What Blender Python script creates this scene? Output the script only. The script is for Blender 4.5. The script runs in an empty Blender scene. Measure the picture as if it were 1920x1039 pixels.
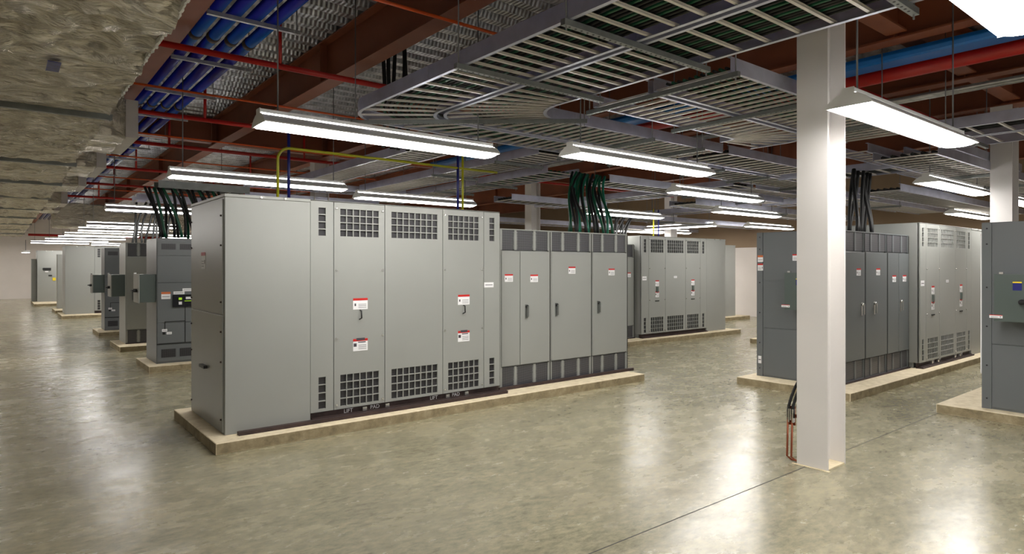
import bpy, bmesh, math, random
from mathutils import Vector, Matrix, noise
random.seed(7)
PI = math.pi
scene = bpy.context.scene
COL = scene.collection

# ------------------------------------------------------------------ materials
def srgb(r, g, b):
    f = lambda c: (c/255/12.92) if c/255 <= 0.04045 else ((c/255+0.055)/1.055)**2.4
    return (f(r), f(g), f(b), 1)

def new_mat(name):
    m = bpy.data.materials.new(name); m.use_nodes = True
    nt = m.node_tree; nt.nodes.clear()
    out = nt.nodes.new('ShaderNodeOutputMaterial')
    b = nt.nodes.new('ShaderNodeBsdfPrincipled')
    nt.links.new(b.outputs[0], out.inputs[0])
    return m, nt, b

def N(nt, t, **kw):
    n = nt.nodes.new(t)
    for k, v in kw.items():
        if k.startswith('i_'):
            n.inputs[k[2:].replace('_', ' ')].default_value = v
        else:
            setattr(n, k, v)
    return n

def ramp(nt, src, stops):
    r = nt.nodes.new('ShaderNodeValToRGB')
    el = r.color_ramp.elements
    el.remove(el[1])
    el[0].position = stops[0][0]; el[0].color = stops[0][1]
    for p, c in stops[1:]:
        e = el.new(p); e.color = c
    nt.links.new(src, r.inputs[0])
    return r.outputs[0]

def simple(name, col, rough=0.5, metal=0.0, var=0.06, scale=3.0, bump=0.0, bscale=60.0, emit=None, estr=0):
    m, nt, b = new_mat(name)
    tc = N(nt, 'ShaderNodeTexCoord')
    nz = N(nt, 'ShaderNodeTexNoise'); nz.inputs['Scale'].default_value = scale; nz.inputs['Detail'].default_value = 4
    nt.links.new(tc.outputs['Object'], nz.inputs['Vector'])
    c0 = tuple(max(0, x*(1-var)) for x in col[:3])+(1,)
    c1 = tuple(min(1, x*(1+var)) for x in col[:3])+(1,)
    nt.links.new(ramp(nt, nz.outputs['Fac'], [(0.3, c0), (0.7, c1)]), b.inputs['Base Color'])
    b.inputs['Roughness'].default_value = rough
    b.inputs['Metallic'].default_value = metal
    if bump:
        n2 = N(nt, 'ShaderNodeTexNoise'); n2.inputs['Scale'].default_value = bscale; n2.inputs['Detail'].default_value = 3
        nt.links.new(tc.outputs['Object'], n2.inputs['Vector'])
        bp = N(nt, 'ShaderNodeBump'); bp.inputs['Strength'].default_value = bump; bp.inputs['Distance'].default_value = 0.01
        nt.links.new(n2.outputs['Fac'], bp.inputs['Height']); nt.links.new(bp.outputs[0], b.inputs['Normal'])
    if emit:
        b.inputs['Emission Color'].default_value = emit; b.inputs['Emission Strength'].default_value = estr
    return m

M = {}
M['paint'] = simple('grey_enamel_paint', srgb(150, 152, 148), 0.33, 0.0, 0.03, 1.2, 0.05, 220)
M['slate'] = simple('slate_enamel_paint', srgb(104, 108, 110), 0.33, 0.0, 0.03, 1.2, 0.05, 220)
M['paint_dark'] = simple('grey_green_enamel_paint', srgb(82, 92, 88), 0.35, 0.0, 0.04, 2, 0.05, 220)
M['gap'] = simple('dark_door_gap', srgb(38, 38, 36), 0.7)
M['black'] = simple('black_plastic', srgb(22, 22, 24), 0.4)
M['rubber'] = simple('black_cable_jacket', srgb(12, 13, 13), 0.6)
M['green'] = simple('green_cable_jacket', srgb(6, 78, 52), 0.4)
M['teal'] = simple('pale_green_cable_jacket', srgb(30, 120, 95), 0.4)
M['chan'] = simple('dark_channel_steel', srgb(62, 48, 46), 0.6, 0.2, 0.3, 9, 0.3, 40)
M['white'] = simple('white_label', srgb(236, 236, 238), 0.5, 0, 0.02)
M['red_ink'] = simple('red_ink', srgb(196, 32, 26), 0.5)
M['orange_ink'] = simple('orange_ink', srgb(205, 110, 60), 0.5)
M['dark_ink'] = simple('dark_ink', srgb(70, 66, 74), 0.5)
M['yellow_ink'] = simple('yellow_ink', srgb(226, 200, 30), 0.5)
M['chrome'] = simple('bright_steel', srgb(215, 215, 212), 0.25, 0.9)
M['screen'] = simple('dark_screen', srgb(16, 16, 26), 0.2)
M['led'] = simple('green_led', srgb(60, 120, 20), 0.4, emit=srgb(170, 210, 40), estr=0.6)
M['galv'] = simple('galvanized_steel', srgb(172, 172, 174), 0.38, 0.85, 0.18, 14, 0.15, 60)
M['alu'] = simple('aluminium_rail', srgb(196, 198, 214), 0.34, 0.7, 0.12, 5, 0.12, 40)
M['rung'] = simple('aluminium_rung', srgb(205, 200, 192), 0.4, 0.55, 0.12, 6)
M['strut'] = simple('galvanized_strut', srgb(125, 128, 126), 0.45, 0.6, 0.12, 9)
M['rod'] = simple('threaded_rod_steel', srgb(120, 120, 124), 0.4, 0.6)
M['col'] = simple('white_column_paint', srgb(225, 222, 220), 0.55, 0, 0.025, 2, 0.05, 90)
M['wallp'] = simple('painted_block_wall', srgb(226, 218, 212), 0.8, 0, 0.03, 1.5, 0.1, 60)
M['wallt'] = simple('tan_upper_wall', srgb(150, 128, 105), 0.85, 0, 0.1, 0.8)
M['beam'] = simple('red_oxide_primer', srgb(130, 70, 42), 0.55, 0, 0.16, 1.6, 0.08, 40)
M['redpipe'] = simple('red_sprinkler_paint', srgb(176, 22, 14), 0.35, 0, 0.08, 4)
M['orangepipe'] = simple('orange_conduit_paint', srgb(214, 84, 22), 0.35, 0, 0.08, 4)
M['yellow'] = simple('yellow_pipe_paint', srgb(168, 166, 20), 0.4)
M['bluec'] = simple('navy_conduit_paint', srgb(22, 28, 110), 0.4)
M['ductblue'] = simple('blue_duct_wrap', srgb(18, 108, 190), 0.4, 0, 0.15, 2)
M['copper'] = simple('copper_bar', srgb(150, 84, 60), 0.35, 0.85)
M['housing'] = simple('white_fixture_enamel', srgb(228, 228, 226), 0.35)
M['boot'] = simple('pale_duct_flange', srgb(190, 184, 180), 0.6, 0.1)
M['grout'] = simple('cream_grout', srgb(226, 212, 180), 0.8, 0, 0.08, 20)
M['bag'] = simple('blue_printed_label', srgb(28, 34, 110), 0.4, 0, 0.5, 30)

def emis(name, col, s):
    m, nt, b = new_mat(name)
    b.inputs['Base Color'].default_value = (0.8, 0.8, 0.8, 1)
    b.inputs['Roughness'].default_value = 0.5
    b.inputs['Emission Color'].default_value = col
    b.inputs['Emission Strength'].default_value = s
    return m
M['lens'] = emis('lit_diffuser', (1.0, 0.965, 0.92, 1), 23.0)
M['slot'] = emis('lit_uplight_slot', (1.0, 0.97, 0.94, 1), 24.0)

def mat_blue():
    m, nt, b = new_mat('blue_pipe_jacket')
    tc = N(nt, 'ShaderNodeTexCoord'); mp = N(nt, 'ShaderNodeMapping')
    mp.inputs['Scale'].default_value = (3, 0.5, 3)
    nt.links.new(tc.outputs['Object'], mp.inputs[0])
    nz = N(nt, 'ShaderNodeTexNoise'); nz.inputs['Scale'].default_value = 1.0
    nt.links.new(mp.outputs[0], nz.inputs['Vector'])
    nt.links.new(ramp(nt, nz.outputs['Fac'], [(0.38, srgb(34, 20, 118)), (0.5, srgb(26, 38, 165)), (0.66, srgb(12, 92, 176))]), b.inputs['Base Color'])
    b.inputs['Roughness'].default_value = 0.24
    return m
M['blue'] = mat_blue()

def mat_floor():
    m, nt, b = new_mat('polished_concrete')
    tc = N(nt, 'ShaderNodeTexCoord')
    def noi(scale, det, rough=0.6, dist=0.0, vec=None):
        n = N(nt, 'ShaderNodeTexNoise')
        n.inputs['Scale'].default_value = scale; n.inputs['Detail'].default_value = det
        n.inputs['Roughness'].default_value = rough; n.inputs['Distortion'].default_value = dist
        nt.links.new(vec or tc.outputs['Object'], n.inputs['Vector'])
        return n.outputs['Fac']
    big = noi(0.5, 5, 0.6, 0.4)
    mpf = N(nt, 'ShaderNodeMapping'); mpf.inputs['Scale'].default_value = (1.0, 1.9, 1.0); mpf.inputs['Rotation'].default_value = (0, 0, 0.5)
    nt.links.new(tc.outputs['Object'], mpf.inputs[0])
    mid = noi(2.0, 7, 0.62, 0.15, mpf.outputs[0])
    fine = noi(11, 9, 0.72, 0.1, mpf.outputs[0])
    a = ramp(nt, big, [(0.30, srgb(120, 116, 94)), (0.52, srgb(146, 142, 118)), (0.72, srgb(168, 160, 136))])
    c = ramp(nt, mid, [(0.2, srgb(112, 107, 84)), (0.8, srgb(180, 171, 142))])
    mx = N(nt, 'ShaderNodeMixRGB'); mx.inputs[0].default_value = 0.55
    nt.links.new(a, mx.inputs[1]); nt.links.new(c, mx.inputs[2])
    f = ramp(nt, fine, [(0.3, (0.58, 0.58, 0.56, 1)), (0.5, (1.0, 1.0, 0.99, 1)), (0.72, (1.42, 1.40, 1.36, 1))])
    mu = N(nt, 'ShaderNodeMixRGB', blend_type='MULTIPLY'); mu.inputs[0].default_value = 1.0
    nt.links.new(mx.outputs[0], mu.inputs[1]); nt.links.new(f, mu.inputs[2])
    nt.links.new(mu.outputs[0], b.inputs['Base Color'])
    rr = N(nt, 'ShaderNodeMapRange'); rr.inputs[1].default_value = 0.3; rr.inputs[2].default_value = 0.75
    rr.inputs[3].default_value = 0.19; rr.inputs[4].default_value = 0.34
    b.inputs['Coat Weight'].default_value = 0.35; b.inputs['Coat Roughness'].default_value = 0.24
    nt.links.new(mid, rr.inputs[0]); nt.links.new(rr.outputs[0], b.inputs['Roughness'])
    b.inputs['IOR'].default_value = 1.55
    bp = N(nt, 'ShaderNodeBump'); bp.inputs['Strength'].default_value = 0.3; bp.inputs['Distance'].default_value = 0.012
    s2 = noi(3.2, 3, 0.5, 0.5)
    nt.links.new(s2, bp.inputs['Height'])
    bp2 = N(nt, 'ShaderNodeBump'); bp2.inputs['Strength'].default_value = 0.10; bp2.inputs['Distance'].default_value = 0.004
    nt.links.new(fine, bp2.inputs['Height']); nt.links.new(bp.outputs[0], bp2.inputs['Normal'])
    nt.links.new(bp2.outputs[0], b.inputs['Normal']); nt.links.new(bp2.outputs[0], b.inputs['Coat Normal'])
    return m
M['floor'] = mat_floor()

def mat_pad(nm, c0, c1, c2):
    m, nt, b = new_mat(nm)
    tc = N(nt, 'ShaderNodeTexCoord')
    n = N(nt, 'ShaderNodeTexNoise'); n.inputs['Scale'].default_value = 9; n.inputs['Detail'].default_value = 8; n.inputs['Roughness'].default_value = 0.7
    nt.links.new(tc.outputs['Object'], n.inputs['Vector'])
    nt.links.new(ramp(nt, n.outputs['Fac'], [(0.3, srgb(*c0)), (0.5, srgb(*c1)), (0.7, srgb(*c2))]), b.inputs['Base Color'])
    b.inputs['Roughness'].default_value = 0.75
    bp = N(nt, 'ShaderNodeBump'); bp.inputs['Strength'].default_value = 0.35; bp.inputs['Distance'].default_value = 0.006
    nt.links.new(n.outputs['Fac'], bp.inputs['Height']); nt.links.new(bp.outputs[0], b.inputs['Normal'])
    return m
M['pad'] = mat_pad('shaded_concrete_side', (112, 100, 76), (146, 132, 102), (172, 158, 128))  # pad sides darker, top lighter: overhead light put into the concrete colours
M['padtop'] = mat_pad('lit_concrete_top', (196, 180, 150), (218, 204, 174), (232, 220, 194))

def mat_foil():
    m, nt, b = new_mat('crinkled_foil_insulation')
    tc = N(nt, 'ShaderNodeTexCoord')
    mp = N(nt, 'ShaderNodeMapping'); mp.inputs['Scale'].default_value = (1.0, 2.6, 2.0)
    nt.links.new(tc.outputs['Object'], mp.inputs[0])
    n1 = N(nt, 'ShaderNodeTexNoise'); n1.inputs['Scale'].default_value = 2.4; n1.inputs['Detail'].default_value = 9
    n1.inputs['Roughness'].default_value = 0.62; n1.inputs['Distortion'].default_value = 2.6
    nt.links.new(mp.outputs[0], n1.inputs['Vector'])
    v = N(nt, 'ShaderNodeTexVoronoi', feature='DISTANCE_TO_EDGE'); v.inputs['Scale'].default_value = 5.5
    mixv = N(nt, 'ShaderNodeMixRGB'); mixv.inputs[0].default_value = 0.3
    nt.links.new(mp.outputs[0], mixv.inputs[1]); nt.links.new(n1.outputs['Color'], mixv.inputs[2])
    nt.links.new(mixv.outputs[0], v.inputs['Vector'])
    nf = N(nt, 'ShaderNodeTexNoise'); nf.inputs['Scale'].default_value = 30; nf.inputs['Detail'].default_value = 2
    nt.links.new(tc.outputs['Object'], nf.inputs['Vector'])
    nt.links.new(ramp(nt, n1.outputs['Fac'], [(0.3, srgb(232, 222, 204)), (0.7, srgb(253, 248, 238))]), b.inputs['Base Color'])
    b.inputs['Metallic'].default_value = 0.72
    b.inputs['Roughness'].default_value = 0.27
    b1 = N(nt, 'ShaderNodeBump'); b1.inputs['Strength'].default_value = 1.0; b1.inputs['Distance'].default_value = 0.16
    nt.links.new(n1.outputs['Fac'], b1.inputs['Height'])
    b2 = N(nt, 'ShaderNodeBump'); b2.inputs['Strength'].default_value = 0.6; b2.inputs['Distance'].default_value = 0.035
    nt.links.new(v.outputs['Distance'], b2.inputs['Height']); nt.links.new(b1.outputs[0], b2.inputs['Normal'])
    b3 = N(nt, 'ShaderNodeBump'); b3.inputs['Strength'].default_value = 0.25; b3.inputs['Distance'].default_value = 0.004
    nt.links.new(nf.outputs['Fac'], b3.inputs['Height']); nt.links.new(b2.outputs[0], b3.inputs['Normal'])
    nt.links.new(b3.outputs[0], b.inputs['Normal'])
    return m
M['foil'] = mat_foil()

def mat_deck():
    m, nt, b = new_mat('galvanized_metal_deck')
    tc = N(nt, 'ShaderNodeTexCoord')
    w = N(nt, 'ShaderNodeTexWave', bands_direction='X'); w.inputs['Scale'].default_value = 5.5; w.inputs['Distortion'].default_value = 0.0
    nt.links.new(tc.outputs['Object'], w.inputs['Vector'])
    n = N(nt, 'ShaderNodeTexNoise'); n.inputs['Scale'].default_value = 7; n.inputs['Detail'].default_value = 5
    nt.links.new(tc.outputs['Object'], n.inputs['Vector'])
    nt.links.new(ramp(nt, n.outputs['Fac'], [(0.3, srgb(150, 152, 158)), (0.7, srgb(222, 224, 230))]), b.inputs['Base Color'])
    b.inputs['Metallic'].default_value = 0.75; b.inputs['Roughness'].default_value = 0.34
    bp = N(nt, 'ShaderNodeBump'); bp.inputs['Strength'].default_value = 0.25; bp.inputs['Distance'].default_value = 0.02
    nt.links.new(w.outputs['Fac'], bp.inputs['Height']); nt.links.new(bp.outputs[0], b.inputs['Normal'])
    return m
M['deck'] = mat_deck()

def mat_perf():      # perforated sheet: round holes in grey steel
    m, nt, b = new_mat('perforated_steel_sheet')
    tc = N(nt, 'ShaderNodeTexCoord')
    v = N(nt, 'ShaderNodeTexVoronoi'); v.inputs['Scale'].default_value = 55; v.inputs['Randomness'].default_value = 0.0
    nt.links.new(tc.outputs['Object'], v.inputs['Vector'])
    nt.links.new(ramp(nt, v.outputs['Distance'], [(0.50, srgb(24, 23, 28)), (0.60, srgb(112, 112, 116))]), b.inputs['Base Color'])
    b.inputs['Roughness'].default_value = 0.4
    return m
M['perf'] = mat_perf()

def mat_louvre():
    m, nt, b = new_mat('fine_louvre_sheet')
    tc = N(nt, 'ShaderNodeTexCoord')
    w = N(nt, 'ShaderNodeTexWave', bands_direction='Z'); w.inputs['Scale'].default_value = 26
    nt.links.new(tc.outputs['Object'], w.inputs['Vector'])
    nt.links.new(ramp(nt, w.outputs['Fac'], [(0.45, srgb(22, 21, 25)), (0.85, srgb(72, 71, 75))]), b.inputs['Base Color'])
    b.inputs['Roughness'].default_value = 0.35
    return m
M['louvre'] = mat_louvre()

# ------------------------------------------------------------------ helpers
class MB:
    def __init__(s): s.bm = bmesh.new(); s.mi = 0
    def box(s, x0, x1, y0, y1, z0, z1, mi=0):
        v = [s.bm.verts.new((x, y, z)) for x in (x0, x1) for y in (y0, y1) for z in (z0, z1)]
        for f in ((0, 1, 3, 2), (4, 6, 7, 5), (0, 4, 5, 1), (2, 3, 7, 6), (0, 2, 6, 4), (1, 5, 7, 3)):
            fc = s.bm.faces.new([v[i] for i in f]); fc.material_index = mi
        return s
    def quad(s, pts, mi=0):
        f = s.bm.faces.new([s.bm.verts.new(p) for p in pts]); f.material_index = mi; return s
    def tube(s, pts, r, n=8, mi=0, smooth=True, caps=True):
        pts = [Vector(p) for p in pts]
        rings = []; up = None
        for i, p in enumerate(pts):
            a = pts[max(i-1, 0)]; b = pts[min(i+1, len(pts)-1)]
            t = (b-a).normalized()
            if up is None:
                up = Vector((0, 0, 1)) if abs(t.z) < 0.9 else Vector((1, 0, 0))
            u = (up - t*up.dot(t))
            if u.length < 1e-4: u = t.orthogonal()
            u.normalize(); w = t.cross(u); up = u
            rings.append([s.bm.verts.new(p + u*(r*math.cos(2*PI*k/n)) + w*(r*math.sin(2*PI*k/n))) for k in range(n)])
        for a, b in zip(rings, rings[1:]):
            for k in range(n):
                f = s.bm.faces.new((a[k], a[(k+1) % n], b[(k+1) % n], b[k])); f.material_index = mi; f.smooth = smooth
        if caps:
            f = s.bm.faces.new(rings[0][::-1]); f.material_index = mi
            f = s.bm.faces.new(rings[-1]); f.material_index = mi
        return s
    def prof(s, prof, p0, p1, side, mi=0, closed=True):
        """extrude a profile (list of (side offset, z offset)) from p0 to p1"""
        p0, p1, side = Vector(p0), Vector(p1), Vector(side)
        A = [s.bm.verts.new(p0 + side*a + Vector((0, 0, b))) for a, b in prof]
        B = [s.bm.verts.new(p1 + side*a + Vector((0, 0, b))) for a, b in prof]
        n = len(prof)
        for k in range(n if closed else n-1):
            f = s.bm.faces.new((A[k], A[(k+1) % n], B[(k+1) % n], B[k])); f.material_index = mi
        if closed:
            s.bm.faces.new(A[::-1]).material_index = mi; s.bm.faces.new(B).material_index = mi
        return s
    def build(s, name, mats, parent=None, world=False, bevel=0):
        if isinstance(mats, str): mats = [mats]
        bmesh.ops.recalc_face_normals(s.bm, faces=s.bm.faces)
        off = Vector((0, 0, 0))
        if parent is None:
            vs = [v.co for v in s.bm.verts]
            off = Vector(((min(v.x for v in vs)+max(v.x for v in vs))/2, (min(v.y for v in vs)+max(v.y for v in vs))/2, min(v.z for v in vs)))
        elif world:
            r = parent
            while r.parent: r = r.parent
            off = r.location.copy()
        if off.length: bmesh.ops.translate(s.bm, verts=s.bm.verts, vec=-off)
        me = bpy.data.meshes.new(name); s.bm.to_mesh(me); s.bm.free()
        for m in mats: me.materials.append(M[m])
        o = bpy.data.objects.new(name, me); COL.objects.link(o)
        if parent is None: o.location = off
        else: o.parent = parent
        if bevel:
            b = o.modifiers.new('bevel', 'BEVEL'); b.width = bevel; b.segments = 2; b.limit_method = 'ANGLE'
        return o

def tag(o, label=None, cat=None, group=None, kind=None):
    if label: o['label'] = label
    if cat: o['category'] = cat
    if group: o['group'] = group
    if kind: o['kind'] = kind
    return o

def thing(name, label, cat, loc, group=None, rz=0):
    o = bpy.data.objects.new(name, None); COL.objects.link(o)
    o.empty_display_size = 0.1
    o.location = loc; o.rotation_euler = (0, 0, rz)
    return tag(o, label, cat, group)

def copy_tree(o, parent=None):
    c = o.copy(); COL.objects.link(c)
    if parent is not None: c.parent = parent
    for ch in list(o.children): copy_tree(ch, c)
    return c

def struct(name, mb, mat, label, cat):
    return tag(mb.build(name, mat), label, cat, kind='structure')

def frame_box(mb, o, u, n, u0, u1, z0, z1, d0, d1, mi=0):
    """box on a face: origin o, horizontal axis u, outward normal n"""
    o, u, n = Vector(o), Vector(u), Vector(n)
    c = []
    for a in (u0, u1):
        for d in (d0, d1):
            for z in (z0, z1):
                c.append(mb.bm.verts.new(o + u*a + n*d + Vector((0, 0, z))))
    for f in ((0, 1, 3, 2), (4, 6, 7, 5), (0, 4, 5, 1), (2, 3, 7, 6), (0, 2, 6, 4), (1, 5, 7, 3)):
        mb.bm.faces.new([c[i] for i in f]).material_index = mi

def sticker(parent, o, u, n, uc, zc, w, h, style='danger', name='warning_label'):
    mb = MB()
    u0, u1, z0, z1 = uc-w/2, uc+w/2, zc-h/2, zc+h/2
    frame_box(mb, o, u, n, u0, u1, z0, z1, 0.0, 0.003, 0)
    if style in ('danger', 'hand'):
        frame_box(mb, o, u, n, u0, u1, z1-h*0.17, z1+h*0.04, 0.003, 0.0045, 1)
        if style == 'hand':
            frame_box(mb, o, u, n, u0+w*0.22, u0+w*0.8, z1-h*0.10, z1+h*0.10, 0.0045, 0.0055, 2)
            frame_box(mb, o, u, n, u0+w*0.04, u0+w*0.24, z0+h*0.38, z0+h*0.66, 0.003, 0.0045, 2)
            frame_box(mb, o, u, n, u0+w*0.34, u0+w*0.86, z1-h*0.30, z1-h*0.22, 0.003, 0.0045, 2)
        else:
            frame_box(mb, o, u, n, u0+w*0.10, u0+w*0.2, z0+h*0.32, z0+h*0.56, 0.003, 0.0045, 2)
        for k in range(3):
            z = z0 + h*(0.16+0.15*k)
            frame_box(mb, o, u, n, u0+w*0.36, u1-w*0.1, z, z+h*0.035, 0.003, 0.004, 2)
    elif style == 'tag':
        frame_box(mb, o, u, n, u0+w*0.12, u1-w*0.12, zc-h*0.06, zc+h*0.06, 0.003, 0.0042, 2)
    elif style == 'orange':
        frame_box(mb, o, u, n, u0, u1, z1-h*0.3, z1, 0.003, 0.0045, 1)
        frame_box(mb, o, u, n, u0+w*0.1, u1-w*0.1, z0+h*0.3, z0+h*0.36, 0.003, 0.004, 2)
    red = 'orange_ink' if style == 'orange' else 'red_ink'
    return mb.build(name, ['white', red, 'dark_ink'], parent)

def holes_panel(mb, x0, x1, z0, z1, y, t, grids, mi=0):
    """front sheet at y (thickness t, going +y) with real openings; grids = list of (gx0,gx1,gz0,gz1,nx,nz,bar)"""
    xs = {x0, x1}; zs = {z0, z1}; holes = []
    for gx0, gx1, gz0, gz1, nx, nz, bar in grids:
        pw = (gx1-gx0+bar)/nx; ph = (gz1-gz0+bar)/nz
        for i in range(nx):
            for j in range(nz):
                a, b = gx0+i*pw, gx0+i*pw+pw-bar
                c, d = gz0+j*ph, gz0+j*ph+ph-bar
                holes.append((a, b, c, d)); xs.update((a, b)); zs.update((c, d))
    xs = sorted(xs); zs = sorted(zs)
    def solid(i, j):
        cx, cz = (xs[i]+xs[i+1])/2, (zs[j]+zs[j+1])/2
        return not any(a < cx < b and c < cz < d for a, b, c, d in holes)
    V = {}
    def vert(i, j, k):
        if (i, j, k) not in V: V[(i, j, k)] = mb.bm.verts.new((xs[i], y + (t if k else 0), zs[j]))
        return V[(i, j, k)]
    S = {(i, j) for i in range(len(xs)-1) for j in range(len(zs)-1) if xs[i+1]-xs[i] > 1e-6 and zs[j+1]-zs[j] > 1e-6 and solid(i, j)}
    for i, j in S:
        mb.bm.faces.new((vert(i, j, 0), vert(i+1, j, 0), vert(i+1, j+1, 0), vert(i, j+1, 0))).material_index = mi
        for di, dj, e in ((-1, 0, ((i, j), (i, j+1))), (1, 0, ((i+1, j+1), (i+1, j))), (0, -1, ((i+1, j), (i, j))), (0, 1, ((i, j+1), (i+1, j+1)))):
            if (i+di, j+dj) not in S:
                (a, b), (c, d) = e
                mb.bm.faces.new((vert(a, b, 0), vert(c, d, 0), vert(c, d, 1), vert(a, b, 1))).material_index = mi

PADZ = 0.11
# ------------------------------------------------------------------ room shell
fl = MB()
fl.box(-7.0, 20.6, -4.0, 43.9, -0.2, 0.0)
floor = struct('floor', fl, 'floor', 'polished olive tan concrete floor across the whole room', 'floor')
jb = MB()
for y in (2.72,): jb.box(-7, 20.5, y-0.004, y+0.004, -0.004, 0.0008)
for x in (5.66,): jb.box(x-0.003, x+0.003, 13.2, 43.7, -0.004, 0.0008)
jb.box(-7, 20.5, 13.596, 13.604, -0.004, 0.0008)
tag(jb.build('trim_1', 'gap'), 'thin dark control joints running across the concrete floor', 'floor joint', kind='structure')

w = MB(); w.box(-7.0, 20.6, 43.7, 43.9, 0, 4.9)
struct('wall_back', w, 'wallp', 'pale painted far wall behind the row ends', 'wall')
w = MB(); w.box(20.5, 20.7, -4.0, 43.7, 0, 2.42)
struct('wall_right', w, 'wallp', 'pale lower wall beyond the right cabinets', 'wall')
w = MB(); w.box(20.52, 20.72, -4.0, 43.7, 2.42, 4.9)
struct('wall_right_upper', w, 'wallt', 'tan upper wall band above the pale lower wall', 'wall')
w = MB(); w.box(-7.2, -7.0, -4.0, 43.9, 0, 4.9)
struct('wall_left', w, 'wallp', 'pale painted side wall past the foil wrapped duct', 'wall')

# metal deck: trapezoid flutes running in X
dk = MB(); y = -4.0; pitch = 0.305; zt = 4.775; zb = 4.70
prevs = []
while y < 43.9:
    for a, z in ((0, zb), (0.12, zb), (0.155, zt), (0.27, zt)):
        prevs.append((y+a, z))
    y += pitch
va = [dk.bm.verts.new((-7, a, z)) for a, z in prevs]; vb = [dk.bm.verts.new((20.7, a, z)) for a, z in prevs]
for i in range(len(prevs)-1): dk.bm.faces.new((va[i], vb[i], vb[i+1], va[i+1]))
dk.quad([(-7, -4, 4.85), (20.7, -4, 4.85), (20.7, 44, 4.85), (-7, 44, 4.85)])
struct('ceiling', dk, 'deck', 'ribbed galvanized metal deck ceiling', 'ceiling')

# ------------------------------------------------------------------ steel frame
def wide_flange(mb, axis, c, a0, a1, zb, zt, fw, tf=0.02, tw=0.014):
    def b(p0, p1, z0, z1):
        if axis == 'Y': mb.box(c+p0, c+p1, a0, a1, z0, z1)
        else: mb.box(a0, a1, c+p0, c+p1, z0, z1)
    b(-fw/2, fw/2, zb, zb+tf); b(-fw/2, fw/2, zt-tf, zt); b(-tw/2, tw/2, zb+tf, zt-tf)
BEAMS_Y = [(1.40, 'red primed roof beam beside the foil duct edge'), (3.38, 'large red primed roof beam just left of the cable trays'),
           (5.66, 'red primed roof beam resting on the nearest white column line'), (7.45, 'red primed roof beam beside the big red pipe'),
           (9.7, 'red primed roof beam between the big red pipe and the second column'), (11.7, 'red primed roof beam over the second white column'),
           (14.6, 'red primed roof beam deep on the right side'), (17.7, 'red primed roof beam over the farthest white column')]
for x, lab in BEAMS_Y:
    mb = MB(); wide_flange(mb, 'Y', x, -4, 43.6, 4.15, 4.695, 0.215)
    for yy in (2.7, 8.1, 13.6, 19, 24.5, 30):   # stiffeners
        mb.box(x-0.1, x-0.007, yy-0.006, yy+0.006, 4.17, 4.675); mb.box(x+0.007, x+0.1, yy-0.006, yy+0.006, 4.17, 4.675)
    tag(mb.build('steel_beam', 'beam'), lab, 'steel beam')
segs = [1.40, 3.38, 5.66, 7.45, 9.7, 11.7, 14.6, 17.7]
for yy, lab in ((2.67, 'on the near column line'), (13.6, 'on the far column line')):
    for i, (a, b) in enumerate(zip(segs, segs[1:])):
        words = ['left end', 'second bay', 'third bay', 'fourth bay', 'fifth bay', 'sixth bay', 'last bay'][i]
        mb = MB(); wide_flange(mb, 'X', yy, a+0.11, b-0.11, 4.20, 4.69, 0.2)
        tag(mb.build('cross_beam', 'beam'), 'red primed cross beam %s, %s from the duct' % (lab, words), 'steel beam')

def column(x, y, lab, top=4.14):
    t = thing('steel_column', lab, 'column', (x, y, 0))
    mb = MB(); mb.box(-0.17, -0.152, -0.135, 0.135, 0, top); mb.box(0.152, 0.17, -0.135, 0.135, 0, top); mb.box(-0.152, 0.152, -0.008, 0.008, 0, top)
    mb.build('shaft', 'col', t)
    mb = MB(); mb.box(-0.151, 0.151, -0.135, -0.008, 0, 0.012); mb.box(-0.2, -0.172, -0.16, 0.17, 0, 0.004)
    mb.build('grout_base', 'grout', t)
    return t
column(5.68, 2.675, 'white H-shaped steel column standing alone on the open floor, nearest one')
column(11.76, 2.8, 'white steel column rising behind the dark cabinet at the right edge')
column(11.7, 13.6, 'pale steel column seen above the grey switchboard doors')
column(17.7, 13.4, 'small pale steel column above the far grey transformer')
column(5.66, 14.0, 'pale steel column top seen between two long lamps')
column(11.7, 24.5, 'farthest pale steel column, hidden low behind the trays')

# ground bar on the near column
t = thing('ground_bar', 'copper ground bar with black cables low on the near white column', 'ground bar', (5.54, 2.865, 0))
mb = MB(); mb.box(-0.012, 0.0, -0.03, 0.04, 0.33, 0.5); mb.box(-0.008, 0.0, -0.14, -0.03, 0.40, 0.43); mb.build('bar', 'copper', t)
for dy in (-0.035, 0.005):
    MB().tube([(-0.03, dy+0.01, 0.40), (-0.03, dy+0.015, 0.5), (0.0, dy+0.005, 0.58), (0.035, dy-0.01, 0.66), (0.06, dy-0.04, 0.74), (0.07, dy-0.09, 0.84), (0.07, -0.13, 1.0)], 0.013, 8).build('cable', 'rubber', t)
    MB().tube([(-0.03, dy+0.02, 0.43), (-0.03, dy+0.03, 0.05), (-0.01, dy+0.0, 0.02), (0.02, dy-0.06, 0.012)], 0.009, 8).build('conductor', 'copper', t)
for k in range(4):
    mb = MB(); mb.box(-0.05, -0.012, -0.03+0.018*k, -0.02+0.018*k, 0.36+0.02*(k % 2), 0.48); mb.build('lug', 'chrome', t)

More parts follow.
